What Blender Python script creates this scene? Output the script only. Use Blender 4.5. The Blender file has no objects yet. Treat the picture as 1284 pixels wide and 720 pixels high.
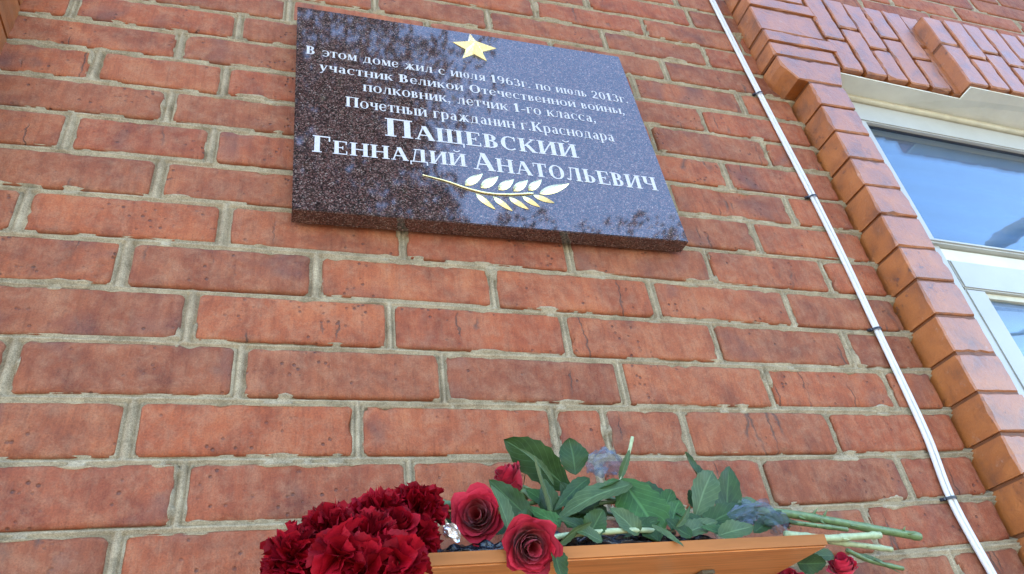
import bpy, bmesh, math, random
import numpy as np
from mathutils import Vector, Matrix, Euler, noise

# ------------------------------------------------------------------ camera
S = bpy.context.scene
COL = S.collection
FPX = 907.5
CAMROT = (2.1799, 0.1237, -0.2786)
CAMLOC = Vector((0.4527, -0.8559, -1.1328))
cam = bpy.data.cameras.new('camera')
cam.sensor_width = 36.0
cam.lens = FPX / 1284 * 36.0
cam.clip_start = 0.02
cam.clip_end = 500
camo = bpy.data.objects.new('camera', cam)
camo.location = CAMLOC
camo.rotation_euler = CAMROT
COL.objects.link(camo)
S.camera = camo
S.render.resolution_x, S.render.resolution_y = 1024, 574

# ------------------------------------------------------------------ light
EL, AZ = math.radians(50), math.radians(14)
sun_dir = Vector((-math.cos(EL) * math.cos(AZ), math.cos(EL) * math.sin(AZ), math.sin(EL)))
W = bpy.data.worlds.new('World')
S.world = W
W.use_nodes = True
wn = W.node_tree
wn.nodes.clear()
sky = wn.nodes.new('ShaderNodeTexSky')
sky.sky_type = 'NISHITA'
sky.sun_disc = False
sky.sun_elevation = EL
sky.sun_rotation = math.atan2(sun_dir.x, sun_dir.y)
sky.air_density = 1.0
sky.dust_density = 0.6
sky.ozone_density = 3.0
bg = wn.nodes.new('ShaderNodeBackground')
bg.inputs[1].default_value = 0.15
wo = wn.nodes.new('ShaderNodeOutputWorld')
wn.links.new(sky.outputs[0], bg.inputs[0])
wn.links.new(bg.outputs[0], wo.inputs[0])
sun = bpy.data.lights.new('sun', 'SUN')
sun.energy = 2.0
sun.angle = math.radians(0.5)
sun.color = (1.0, 0.93, 0.82)
suno = bpy.data.objects.new('sun', sun)
suno.rotation_euler = (-sun_dir).to_track_quat('-Z', 'Y').to_euler()
suno.location = (0, -3, 6)
COL.objects.link(suno)
S.view_settings.view_transform = 'Standard'
S.view_settings.look = 'None'
S.view_settings.gamma = 1.0
S.view_settings.exposure = 3.0
S.render.engine = 'CYCLES'
S.cycles.max_bounces = 8
S.cycles.transparent_max_bounces = 12

# ------------------------------------------------------------------ helpers
RM = Euler(CAMROT).to_matrix()


def at(px, py, Y=0.0):
    """point of the vertical plane y=Y seen at a pixel of the photograph"""
    w = RM @ Vector(((px - 642) / FPX, -(py - 360) / FPX, -1))
    t = (Y - CAMLOC.y) / w.y
    return CAMLOC + w * t


def link(name, me, mat=None, parent=None):
    o = bpy.data.objects.new(name, me)
    COL.objects.link(o)
    if mat is not None and not me.materials:
        me.materials.append(mat)
    if parent is not None:
        o.parent = parent
    return o


def mesh(name, v, f, mat, parent=None, smooth=False):
    me = bpy.data.meshes.new(name)
    me.from_pydata([tuple(p) for p in v], [], f)
    if smooth:
        me.polygons.foreach_set('use_smooth', [True] * len(me.polygons))
    me.update()
    return link(name, me, mat, parent)


def thing(name, label, cat, loc=(0, 0, 0), group=None):
    o = bpy.data.objects.new(name, None)
    o.empty_display_size = 0.05
    o.location = loc
    COL.objects.link(o)
    o['label'] = label
    o['category'] = cat
    if group:
        o['group'] = group
    return o


def tag(o, label, cat, group=None):
    o['label'] = label
    o['category'] = cat
    if group:
        o['group'] = group
    return o


def node_group():
    e = bpy.data.objects.new('x', None)
    return e


def part_empty(name, parent):
    o = bpy.data.objects.new(name, None)
    o.empty_display_size = 0.05
    COL.objects.link(o)
    o.parent = parent
    return o


class MB:
    def __init__(s):
        s.v = []
        s.f = []

    def add(s, v, f):
        b = len(s.v)
        s.v += [tuple(p) for p in v]
        s.f += [tuple(i + b for i in q) for q in f]

    def box(s, a, b):
        x0, y0, z0 = a
        x1, y1, z1 = b
        s.add([(x0, y0, z0), (x1, y0, z0), (x1, y1, z0), (x0, y1, z0), (x0, y0, z1), (x1, y0, z1), (x1, y1, z1), (x0, y1, z1)],
              [(0, 3, 2, 1), (4, 5, 6, 7), (0, 1, 5, 4), (1, 2, 6, 5), (2, 3, 7, 6), (3, 0, 4, 7)])

    def tube(s, pts, r, n=10, cap=True, flat=1.0):
        pts = [Vector(p) for p in pts]
        rr = r if isinstance(r, (list, tuple)) else [r] * len(pts)
        rings = []
        up = Vector((0.13, 0.2, 1)).normalized()
        b0 = len(s.v)
        for i, p in enumerate(pts):
            d = (pts[min(i + 1, len(pts) - 1)] - pts[max(i - 1, 0)]).normalized()
            a = d.cross(up)
            if a.length < 1e-3:
                a = d.cross(Vector((1, 0, 0)))
            a.normalize()
            b = d.cross(a).normalized()
            for k in range(n):
                t = 2 * math.pi * k / n
                s.v.append(tuple(p + a * math.cos(t) * rr[i] + b * math.sin(t) * rr[i] * flat))
        for i in range(len(pts) - 1):
            for k in range(n):
                k2 = (k + 1) % n
                s.f.append((b0 + i * n + k, b0 + i * n + k2, b0 + (i + 1) * n + k2, b0 + (i + 1) * n + k))
        if cap:
            s.f.append(tuple(b0 + k for k in range(n))[::-1])
            s.f.append(tuple(b0 + (len(pts) - 1) * n + k for k in range(n)))

    def build(s, name, mat, parent=None, smooth=False):
        return mesh(name, s.v, s.f, mat, parent, smooth)


def nz(x, y, z=0.0):
    return noise.noise(Vector((x, y, z)))


def spline(pts, n=8):
    """Catmull-Rom through the points"""
    P = [Vector(p) for p in pts]
    if len(P) == 2:
        return [P[0].lerp(P[1], i / n) for i in range(n + 1)]
    P = [P[0] * 2 - P[1]] + P + [P[-1] * 2 - P[-2]]
    out = []
    for i in range(1, len(P) - 2):
        for k in range(n):
            t = k / n
            a, b, c, d = P[i - 1], P[i], P[i + 1], P[i + 2]
            out.append(0.5 * ((2 * b) + (c - a) * t + (2 * a - 5 * b + 4 * c - d) * t * t + (3 * b - a - 3 * c + d) * t ** 3))
    out.append(P[-2])
    return out


# ------------------------------------------------------------------ materials
def newmat(name):
    m = bpy.data.materials.new(name)
    m.use_nodes = True
    nt = m.node_tree
    p = nt.nodes['Principled BSDF']
    return m, nt, p


def N(nt, t, **kw):
    n = nt.nodes.new(t)
    for k, v in kw.items():
        if k in n.inputs:
            n.inputs[k].default_value = v
        else:
            setattr(n, k, v)
    return n


def ramp(nt, src, stops, interp='LINEAR'):
    r = nt.nodes.new('ShaderNodeValToRGB')
    r.color_ramp.interpolation = interp
    cr = r.color_ramp
    while len(cr.elements) < len(stops):
        cr.elements.new(0.5)
    for e, (p, c) in zip(cr.elements, stops):
        e.position = p
        e.color = (*c, 1) if len(c) == 3 else c
    nt.links.new(src, r.inputs[0])
    return r.outputs[0]


def mixc(nt, fac, a, b, blend='MIX'):
    m = nt.nodes.new('ShaderNodeMix')
    m.data_type = 'RGBA'
    m.blend_type = blend
    if isinstance(fac, (int, float)):
        m.inputs[0].default_value = fac
    else:
        nt.links.new(fac, m.inputs[0])
    for i, c in ((6, a), (7, b)):
        if isinstance(c, tuple):
            m.inputs[i].default_value = (*c, 1)
        else:
            nt.links.new(c, m.inputs[i])
    return m.outputs[2]


def noise_n(nt, vec, scale, detail=4, rough=0.6, dist=0.0):
    n = N(nt, 'ShaderNodeTexNoise', Scale=scale, Detail=detail, Roughness=rough, Distortion=dist)
    nt.links.new(vec, n.inputs['Vector'])
    return n.outputs['Fac']


def pos(nt, scale=(1, 1, 1)):
    g = nt.nodes.new('ShaderNodeNewGeometry')
    m = N(nt, 'ShaderNodeMapping')
    m.inputs['Scale'].default_value = scale
    nt.links.new(g.outputs['Position'], m.inputs['Vector'])
    return m.outputs[0]


def bump(nt, p, h, strength=0.5, dist=0.002, prev=None):
    b = N(nt, 'ShaderNodeBump', Strength=strength, Distance=dist)
    nt.links.new(h, b.inputs['Height'])
    if prev is not None:
        nt.links.new(prev, b.inputs['Normal'])
    nt.links.new(b.outputs[0], p.inputs['Normal'])
    return b.outputs[0]


def math_n(nt, op, a, b=0.0, clamp=False):
    m = nt.nodes.new('ShaderNodeMath')
    m.operation = op
    m.use_clamp = clamp
    for i, c in ((0, a), (1, b)):
        if isinstance(c, (int, float)):
            m.inputs[i].default_value = c
        else:
            nt.links.new(c, m.inputs[i])
    return m.outputs[0]


def mat_brick():
    m, nt, p = newmat('red_brick')
    oi = nt.nodes.new('ShaderNodeObjectInfo')
    P = pos(nt)
    # shift the pattern from brick to brick
    add = nt.nodes.new('ShaderNodeVectorMath')
    add.operation = 'ADD'
    comb = nt.nodes.new('ShaderNodeCombineXYZ')
    r10 = math_n(nt, 'MULTIPLY', oi.outputs['Random'], 37.0)
    for i in range(3):
        nt.links.new(r10, comb.inputs[i])
    nt.links.new(P, add.inputs[0])
    nt.links.new(comb.outputs[0], add.inputs[1])
    V = add.outputs[0]
    big = noise_n(nt, V, 14, 5, 0.62, 0.6)
    col = ramp(nt, big, [(0.28, (0.150, 0.044, 0.022)), (0.43, (0.220, 0.060, 0.025)), (0.58, (0.275, 0.080, 0.032)), (0.75, (0.325, 0.115, 0.050))])
    tint = ramp(nt, oi.outputs['Random'], [(0.0, (0.80, 0.80, 0.84)), (0.3, (0.93, 0.98, 1.0)), (0.55, (1.10, 1.06, 1.0)), (0.8, (1.04, 0.92, 0.85)), (1.0, (0.90, 0.84, 0.90))])
    col = mixc(nt, 1.0, col, tint, 'MULTIPLY')
    # upright drag marks left by the cutting wire
    sm = N(nt, 'ShaderNodeMapping')
    sm.inputs['Scale'].default_value = (170, 20, 14)
    nt.links.new(V, sm.inputs['Vector'])
    streak = noise_n(nt, sm.outputs[0], 1.0, 4, 0.7)
    col = mixc(nt, 0.55, col, ramp(nt, streak, [(0.3, (0.62, 0.58, 0.58)), (0.5, (1, 1, 1)), (0.72, (1.2, 1.2, 1.17))]), 'MULTIPLY')
    # pale dusty bloom
    dust = noise_n(nt, V, 46, 6, 0.75, 0.3)
    col = mixc(nt, ramp(nt, dust, [(0.44, (0, 0, 0)), (0.72, (0.46, 0.46, 0.46))]), col, (0.34, 0.19, 0.11))
    # burnt grey-violet patches
    dk = noise_n(nt, V, 7.5, 3, 0.5, 0.8)
    col = mixc(nt, ramp(nt, dk, [(0.59, (0, 0, 0)), (0.75, (0.62, 0.62, 0.62))]), col, (0.095, 0.048, 0.045))
    # small dark pits
    vor = N(nt, 'ShaderNodeTexVoronoi', Scale=95.0)
    nt.links.new(V, vor.inputs['Vector'])
    pm = noise_n(nt, V, 22, 2)
    pit = math_n(nt, 'MULTIPLY', ramp(nt, vor.outputs['Distance'], [(0.10, (1, 1, 1)), (0.26, (0, 0, 0))]), ramp(nt, pm, [(0.53, (0, 0, 0)), (0.62, (1, 1, 1))]))
    col = mixc(nt, math_n(nt, 'MULTIPLY', pit, 0.75), col, (0.10, 0.045, 0.035))
    fine = noise_n(nt, V, 520, 3, 0.7)
    col = mixc(nt, 0.5, col, ramp(nt, fine, [(0.3, (0.50, 0.48, 0.48)), (0.5, (1, 1, 1)), (0.7, (1.4, 1.38, 1.35))]), 'MULTIPLY')
    # hairline cracks running up some bricks
    cm = N(nt, 'ShaderNodeMapping')
    cm.inputs['Scale'].default_value = (13, 4, 1.3)
    nt.links.new(V, cm.inputs['Vector'])
    wob = noise_n(nt, V, 60, 3)
    wv = nt.nodes.new('ShaderNodeVectorMath')
    wv.operation = 'ADD'
    wc = nt.nodes.new('ShaderNodeCombineXYZ')
    nt.links.new(math_n(nt, 'MULTIPLY', wob, 0.22), wc.inputs[0])
    nt.links.new(cm.outputs[0], wv.inputs[0])
    nt.links.new(wc.outputs[0], wv.inputs[1])
    ve = N(nt, 'ShaderNodeTexVoronoi', feature='DISTANCE_TO_EDGE', Scale=1.0)
    nt.links.new(wv.outputs[0], ve.inputs['Vector'])
    cmask = noise_n(nt, V, 9, 2)
    crack = math_n(nt, 'MULTIPLY', ramp(nt, ve.outputs['Distance'], [(0.0, (1, 1, 1)), (0.018, (0, 0, 0))]), ramp(nt, cmask, [(0.57, (0, 0, 0)), (0.63, (1, 1, 1))]))
    col = mixc(nt, math_n(nt, 'MULTIPLY', crack, 0.8), col, (0.07, 0.05, 0.04))
    nt.links.new(col, p.inputs['Base Color'])
    p.inputs['Roughness'].default_value = 0.78
    p.inputs['Specular IOR Level'].default_value = 0.35
    h = math_n(nt, 'ADD', math_n(nt, 'MULTIPLY', fine, 0.25), math_n(nt, 'MULTIPLY', dust, 0.6))
    h = math_n(nt, 'ADD', h, math_n(nt, 'MULTIPLY', streak, 0.35))
    h = math_n(nt, 'SUBTRACT', h, math_n(nt, 'MULTIPLY', pit, 0.9))
    h = math_n(nt, 'SUBTRACT', h, math_n(nt, 'MULTIPLY', crack, 0.7))
    bump(nt, p, h, 0.9, 0.0028)
    return m


def mat_mortar():
    m, nt, p = newmat('lime_mortar')
    V = pos(nt)
    a = noise_n(nt, V, 30, 6, 0.7)
    col = ramp(nt, a, [(0.3, (0.18, 0.142, 0.088)), (0.5, (0.30, 0.242, 0.156)), (0.7, (0.40, 0.33, 0.218))])
    g = noise_n(nt, V, 600, 3, 0.8)
    col = mixc(nt, 0.7, col, ramp(nt, g, [(0.3, (0.6, 0.58, 0.55)), (0.5, (1, 1, 1)), (0.7, (1.22, 1.22, 1.2))]), 'MULTIPLY')
    st = noise_n(nt, pos(nt, (12, 12, 260)), 1, 3, 0.6)
    col = mixc(nt, 0.2, col, ramp(nt, st, [(0.35, (0.65, 0.64, 0.6)), (0.55, (1.05, 1.05, 1.05))]), 'MULTIPLY')
    sv = N(nt, 'ShaderNodeTexVoronoi', Scale=900.0)
    nt.links.new(V, sv.inputs['Vector'])
    ss_ = nt.nodes.new('ShaderNodeSeparateColor')
    nt.links.new(sv.outputs['Color'], ss_.inputs[0])
    col = mixc(nt, 0.4, col, ramp(nt, ss_.outputs[0], [(0.0, (0.55, 0.5, 0.45)), (0.5, (1, 1, 1)), (0.9, (1.5, 1.5, 1.5))]), 'MULTIPLY')
    d = noise_n(nt, V, 6, 3, 0.6, 0.5)
    col = mixc(nt, ramp(nt, d, [(0.55, (0, 0, 0)), (0.8, (0.5, 0.5, 0.5))]), col, (0.20, 0.145, 0.09))
    nt.links.new(col, p.inputs['Base Color'])
    p.inputs['Roughness'].default_value = 0.9
    p.inputs['Specular IOR Level'].default_value = 0.2
    bump(nt, p, math_n(nt, 'ADD', g, math_n(nt, 'MULTIPLY', a, 0.8)), 0.6, 0.0012)
    return m


def mat_paint():
    m, nt, p = newmat('ochre_gloss_paint')
    V = pos(nt)
    a = noise_n(nt, V, 18, 6, 0.65, 0.4)
    col = ramp(nt, a, [(0.3, (0.15, 0.040, 0.003)), (0.5, (0.30, 0.082, 0.004)), (0.72, (0.39, 0.120, 0.012))])
    ch = noise_n(nt, V, 75, 5, 0.8)
    chm = noise_n(nt, V, 11, 2)
    chip = math_n(nt, 'MULTIPLY', ramp(nt, ch, [(0.60, (0, 0, 0)), (0.64, (1, 1, 1))]), ramp(nt, chm, [(0.5, (0, 0, 0)), (0.6, (1, 1, 1))]))
    col = mixc(nt, math_n(nt, 'MULTIPLY', chip, 0.8), col, (0.12, 0.045, 0.030))
    sc2 = noise_n(nt, V, 48, 5, 0.8)
    col = mixc(nt, ramp(nt, sc2, [(0.60, (0, 0, 0)), (0.70, (0.55, 0.55, 0.55))]), col, (0.36, 0.22, 0.15))
    d = noise_n(nt, V, 230, 4, 0.7)
    col = mixc(nt, 0.35, col, ramp(nt, d, [(0.3, (0.6, 0.6, 0.6)), (0.55, (1.05, 1.05, 1.05))]), 'MULTIPLY')
    nt.links.new(col, p.inputs['Base Color'])
    p.inputs['Roughness'].default_value = 0.42
    p.inputs['Specular IOR Level'].default_value = 0.2
    p.inputs['Coat Weight'].default_value = 1.0
    p.inputs['Coat IOR'].default_value = 1.75
    p.inputs['Coat Roughness'].default_value = 0.52
    nt.links.new(ramp(nt, a, [(0.3, (0.34,) * 3), (0.7, (0.55,) * 3)]), p.inputs['Roughness'])
    h = math_n(nt, 'SUBTRACT', math_n(nt, 'ADD', a, math_n(nt, 'MULTIPLY', d, 0.35)), math_n(nt, 'MULTIPLY', chip, 0.5))
    bump(nt, p, h, 1.0, 0.0045)
    return m


def mat_granite():
    m, nt, p = newmat('polished_granite')
    V = pos(nt)
    v1 = N(nt, 'ShaderNodeTexVoronoi', Scale=560.0)
    nt.links.new(V, v1.inputs['Vector'])
    sep = nt.nodes.new('ShaderNodeSeparateColor')
    nt.links.new(v1.outputs['Color'], sep.inputs[0])
    col = ramp(nt, sep.outputs[0], [(0.0, (0.016, 0.011, 0.011)), (0.3, (0.050, 0.027, 0.025)), (0.6, (0.085, 0.044, 0.040)), (0.8, (0.12, 0.082, 0.074)), (0.95, (0.18, 0.15, 0.135))], 'CONSTANT')
    a = noise_n(nt, V, 130, 4, 0.7)
    col = mixc(nt, 0.8, col, ramp(nt, a, [(0.35, (0.45, 0.42, 0.42)), (0.6, (1.3, 1.2, 1.15))]), 'MULTIPLY')
    nt.links.new(col, p.inputs['Base Color'])
    p.inputs['Roughness'].default_value = 0.04
    p.inputs['IOR'].default_value = 2.0
    f = noise_n(nt, V, 9, 2)
    bump(nt, p, f, 0.06, 0.002)
    return m


def simple(name, col, rough=0.5, metal=0.0, nscale=40, var=0.25, bstr=0.2, bdist=0.001, spec=0.5, stretch=(1, 1, 1), **kw):
    m, nt, p = newmat(name)
    V = pos(nt, stretch)
    a = noise_n(nt, V, nscale, 5, 0.65)
    lo = tuple(c * (1 - var) for c in col)
    hi = tuple(min(1, c * (1 + var)) for c in col)
    nt.links.new(ramp(nt, a, [(0.3, lo), (0.7, hi)]), p.inputs['Base Color'])
    p.inputs['Roughness'].default_value = rough
    p.inputs['Metallic'].default_value = metal
    p.inputs['Specular IOR Level'].default_value = spec
    for k, v in kw.items():
        p.inputs[k.replace('_', ' ')].default_value = v
    if bstr:
        bump(nt, p, a, bstr, bdist)
    return m


def mat_wood():
    m, nt, p = newmat('varnished_pine')
    V = pos(nt, (1.6, 14, 14))
    a = noise_n(nt, V, 3.2, 5, 0.55, 1.2)
    rings = N(nt, 'ShaderNodeTexWave', Scale=6.0, Distortion=3.0, Detail=3.0)
    rings.bands_direction = 'Y'
    nt.links.new(V, rings.inputs['Vector'])
    mx = math_n(nt, 'ADD', math_n(nt, 'MULTIPLY', a, 0.6), math_n(nt, 'MULTIPLY', rings.outputs['Fac'], 0.4))
    col = ramp(nt, mx, [(0.25, (0.48, 0.17, 0.040)), (0.5, (0.68, 0.29, 0.080)), (0.75, (0.78, 0.38, 0.13))])
    f = noise_n(nt, pos(nt, (8, 300, 300)), 1.0, 3)
    col = mixc(nt, 0.8, col, ramp(nt, f, [(0.3, (0.66, 0.60, 0.52)), (0.6, (1.08, 1.08, 1.08))]), 'MULTIPLY')
    nt.links.new(col, p.inputs['Base Color'])
    p.inputs['Roughness'].default_value = 0.38
    bump(nt, p, f, 0.25, 0.0006)
    return m


def mat_petal(name, c0, c1, sheen=0.3, rough=0.5):
    m, nt, p = newmat(name)
    oi = nt.nodes.new('ShaderNodeObjectInfo')
    V = pos(nt)
    a = noise_n(nt, V, 60, 4, 0.6)
    col = ramp(nt, a, [(0.3, c0), (0.7, c1)])
    tint = ramp(nt, oi.outputs['Random'], [(0.0, (0.62, 0.6, 0.66)), (0.5, (1, 1, 1)), (1.0, (1.3, 1.15, 1.2))])
    col = mixc(nt, 1.0, col, tint, 'MULTIPLY')
    nt.links.new(col, p.inputs['Base Color'])
    p.inputs['Roughness'].default_value = rough
    p.inputs['Sheen Weight'].default_value = sheen
    p.inputs['Sheen Roughness'].default_value = 0.4
    p.inputs['Specular IOR Level'].default_value = 0.12
    v = noise_n(nt, V, 260, 3, 0.6)
    bump(nt, p, v, 0.25, 0.0008)
    return m


def mat_leaf(name, lo, hi, under, rough=0.5):
    m, nt, p = newmat(name)
    V = pos(nt)
    a = noise_n(nt, V, 70, 4, 0.6)
    col = ramp(nt, a, [(0.3, lo), (0.7, hi)])
    uv = nt.nodes.new('ShaderNodeUVMap')
    sep = nt.nodes.new('ShaderNodeSeparateXYZ')
    nt.links.new(uv.outputs[0], sep.inputs[0])
    # side veins and midrib from the leaf's own coordinates
    ax = math_n(nt, 'ABSOLUTE', sep.outputs[0])
    ve = math_n(nt, 'SINE', math_n(nt, 'MULTIPLY', math_n(nt, 'SUBTRACT', sep.outputs[1], math_n(nt, 'MULTIPLY', ax, 0.35)), 50.0))
    vein = ramp(nt, ve, [(0.86, (0, 0, 0)), (1.0, (1, 1, 1))])
    mid = ramp(nt, ax, [(0.03, (1, 1, 1)), (0.09, (0, 0, 0))])
    vm = math_n(nt, 'MAXIMUM', math_n(nt, 'MULTIPLY', vein, 0.45), mid)
    col = mixc(nt, math_n(nt, 'MULTIPLY', vm, 0.4), col, tuple(min(1, c * 2.2 + 0.03) for c in hi))
    g = nt.nodes.new('ShaderNodeNewGeometry')
    col = mixc(nt, g.outputs['Backfacing'], col, under)
    nt.links.new(col, p.inputs['Base Color'])
    p.inputs['Roughness'].default_value = rough
    p.inputs['Specular IOR Level'].default_value = 0.25
    bump(nt, p, math_n(nt, 'SUBTRACT', a, vm), 0.35, 0.0012)
    return m


def mat_glass():
    m, nt, p = newmat('window_glass')
    nt.nodes.remove(p)
    out = nt.nodes['Material Output']
    fr = nt.nodes.new('ShaderNodeFresnel')
    gg = nt.nodes.new('ShaderNodeNewGeometry')
    bf = gg.outputs['Backfacing']
    # the far face of the sheet reflects like the near one
    nt.links.new(math_n(nt, 'ADD', 1.6, math_n(nt, 'MULTIPLY', bf, 1 / 1.6 - 1.6)), fr.inputs['IOR'])
    tr = nt.nodes.new('ShaderNodeBsdfTransparent')
    tr.inputs[0].default_value = (0.86, 0.92, 0.95, 1)
    gl = nt.nodes.new('ShaderNodeBsdfGlossy')
    gl.inputs['Roughness'].default_value = 0.015
    mx = nt.nodes.new('ShaderNodeMixShader')
    b = N(nt, 'ShaderNodeBump', Strength=0.10, Distance=0.003)
    nt.links.new(noise_n(nt, pos(nt, (1, 1, 3)), 3.5, 2), b.inputs['Height'])
    nt.links.new(b.outputs[0], gl.inputs['Normal'])
    nt.links.new(fr.outputs[0], mx.inputs[0])
    nt.links.new(tr.outputs[0], mx.inputs[1])
    nt.links.new(gl.outputs[0], mx.inputs[2])
    nt.links.new(mx.outputs[0], out.inputs[0])
    return m


def mat_film(name, tint, fac, rough=0.12):
    m, nt, p = newmat(name)
    nt.nodes.remove(p)
    out = nt.nodes['Material Output']
    tr = nt.nodes.new('ShaderNodeBsdfTransparent')
    tr.inputs[0].default_value = (0.93, 0.95, 0.98, 1)
    d = nt.nodes.new('ShaderNodeBsdfPrincipled')
    d.inputs['Base Color'].default_value = (*tint, 1)
    d.inputs['Roughness'].default_value = rough
    mx = nt.nodes.new('ShaderNodeMixShader')
    lw = N(nt, 'ShaderNodeLayerWeight', Blend=0.35)
    f = math_n(nt, 'ADD', math_n(nt, 'MULTIPLY', lw.outputs['Facing'], 0.4), fac, True)
    nt.links.new(f, mx.inputs[0])
    nt.links.new(tr.outputs[0], mx.inputs[1])
    nt.links.new(d.outputs[0], mx.inputs[2])
    nt.links.new(mx.outputs[0], out.inputs[0])
    return m


M_BRICK = mat_brick()
M_MORTAR = mat_mortar()
M_PAINT = mat_paint()
M_PJOINT = simple('painted_joint', (0.13, 0.042, 0.012), 0.6, nscale=60, bstr=0.5, bdist=0.002)
M_GRANITE = mat_granite()
M_LETTER = simple('silver_lettering_paint', (0.46, 0.45, 0.46), 0.5, nscale=500, var=0.2, bstr=0.2)
M_GOLD = simple('pale_gold_leaf', (0.88, 0.79, 0.42), 0.26, 0.85, nscale=180, var=0.18, bstr=0.35, bdist=0.001)
M_WHITE = simple('white_window_paint', (0.40, 0.405, 0.37), 0.35, nscale=12, var=0.06, bstr=0.12)
M_PLASTER = simple('pale_reveal_plaster', (0.62, 0.63, 0.54), 0.6, nscale=9, var=0.10, bstr=0.2, bdist=0.003)
M_CREAM = simple('yellowed_sealant', (0.50, 0.47, 0.34), 0.5, nscale=30, var=0.12)
M_CABLE = simple('white_cable_plastic', (0.56, 0.54, 0.52), 0.35, nscale=60, var=0.06, bstr=0.1)
M_CLIP = simple('black_cable_clip', (0.02, 0.02, 0.025), 0.4, nscale=60)
M_WOOD = mat_wood()
M_EDGE = simple('darker_edge_wood', (0.30, 0.110, 0.030), 0.6, nscale=30, var=0.35, spec=0.15, stretch=(0.08, 1, 1), bstr=0.1)  # front strip coloured darker than the board
M_ROSE = mat_petal('crimson_rose_petal', (0.29, 0.009, 0.022), (0.46, 0.028, 0.050), 0.1)
M_PINK = mat_petal('pink_red_rose_petal', (0.45, 0.014, 0.040), (0.62, 0.040, 0.085), 0.1)
M_DARK = mat_petal('dark_red_carnation_petal', (0.14, 0.001, 0.005), (0.28, 0.002, 0.011), 0.0, 0.6)
M_BLOOD = mat_petal('blood_red_rose_petal', (0.15, 0.001, 0.005), (0.31, 0.003, 0.012), 0.0, 0.6)
M_LEAF = mat_leaf('rose_leaf', (0.012, 0.034, 0.007), (0.026, 0.062, 0.012), (0.06, 0.105, 0.035))
M_LEAFL = mat_leaf('light_rose_leaf', (0.020, 0.060, 0.012), (0.038, 0.100, 0.020), (0.10, 0.17, 0.07))
M_LEAFG = mat_leaf('grey_green_leaf', (0.035, 0.066, 0.022), (0.065, 0.105, 0.038), (0.12, 0.17, 0.075), 0.5)
M_STEM = simple('green_stem', (0.10, 0.16, 0.055), 0.45, nscale=120, var=0.35, bstr=0.4)
M_STEMP = simple('pale_cut_stem', (0.30, 0.36, 0.19), 0.5, nscale=150, var=0.25, bstr=0.4)
M_BLACK = simple('black_plastic_film', (0.012, 0.014, 0.020), 0.22, nscale=50, var=0.3, bstr=0.5, bdist=0.004)
M_FOIL = simple('silver_foil', (0.8, 0.82, 0.84), 0.2, 0.9, nscale=90, bstr=0.6, bdist=0.003)
M_FILM = mat_film('clear_cellophane', (0.16, 0.21, 0.28), 0.16)
M_GLASS = mat_glass()
M_TREELEAF = simple('tree_foliage', (0.040, 0.052, 0.020), 0.6, nscale=3, var=0.5, bstr=0)
M_BARK = simple('tree_bark', (0.10, 0.075, 0.055), 0.9, nscale=20, bstr=0.6, bdist=0.02)
M_GROUND = simple('paving', (0.27, 0.225, 0.165), 0.9, nscale=2.0, var=0.2, bstr=0.4, bdist=0.01)
M_WIRE = simple('black_wire', (0.03, 0.03, 0.035), 0.5)
M_METAL = simple('grey_green_metal', (0.17, 0.17, 0.13), 0.5, 0.3)
M_SKYCURT = simple('sky_tint_curtain', (0.09, 0.17, 0.29), 0.9, nscale=3, var=0.10, bstr=0)  # the pane's sky reflection is put into the curtain's blue
M_CURTAIN = simple('pale_curtain', (0.28, 0.36, 0.46), 0.9, nscale=5, var=0.08, bstr=0)
M_ROOM = simple('room_wall', (0.35, 0.36, 0.36), 0.9)

# ------------------------------------------------------------------ wall layout
VP = 0.0776
BED_OBS = [(0, 42, 15), (0, 320, 52), (1, 210, 6), (1, 320, 19), (-1, 15, 47), (-1, 320, 87), (-2, 0, 94), (-2, 320, 125), (-3, 0, 134), (-3, 320, 165.5),
           (-4, 0, 181), (-4, 320, 207), (-5, 0, 234), (-5, 320, 255.5), (-6, 0, 292.5), (-6, 320, 308.5), (-7, 0, 350), (-7, 320, 367), (-8, 0, 419), (-8, 320, 435),
           (-9, 0, 499), (-9, 320, 505), (-10, 0, 576), (-10, 320, 578.5), (-11, 0, 666), (-11, 320, 663.5), (-7, 640, 388.5), (-8, 640, 446), (-9, 640, 510), (-10, 610, 580),
           (-6, 640, 334.5), (-4, 862, 269), (-4, 940, 277), (-5, 865, 307), (-5, 960, 319), (-6, 960, 360), (-7, 960, 406.5), (-8, 960, 456.5), (-9, 960, 513.5),
           (-10, 930, 571), (-10, 1205, 570), (-11, 992, 635), (-11, 1230, 622.5), (-12, 1120, 691), (-12, 1250, 685), (-6, 1115, 374), (-7, 1130, 414), (-8, 1155, 466), (-9, 1180, 517),
           (-2, 840, 195), (-2, 990, 211), (-3, 840, 230), (-3, 1045, 254), (-5, 1090, 331), (0, 810, 126), (0, 960, 149), (-1, 817, 157), (-1, 935, 175), (1, 800, 94), (1, 945, 115),
           (2, 760, 61), (2, 935, 90), (3, 760, 37), (3, 920, 66), (4, 760, 16)]


def terms(x, z):
    x = np.clip(x, 0.0, 1.53)
    z = np.clip(z, -0.95, 0.32)
    return np.stack([np.ones_like(x), x, z, x * x, x * z, z * z, x ** 3, x * x * z, x * z * z, z ** 3], -1)


_A, _b = [], []
for k, px, py in BED_OBS:
    q = at(px, py)
    _A.append(terms(np.array(q.x), np.array(k * VP)))
    _b.append(q.z - k * VP)
CF = np.linalg.lstsq(np.array(_A), np.array(_b), rcond=None)[0]


def bed(j, x):
    """height of bed joint j at x (courses sag a little, as old walls do)"""
    j = np.asarray(j, float)
    x = np.asarray(x, float)
    return j * VP + terms(x, j * VP + 0 * x) @ CF


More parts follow.
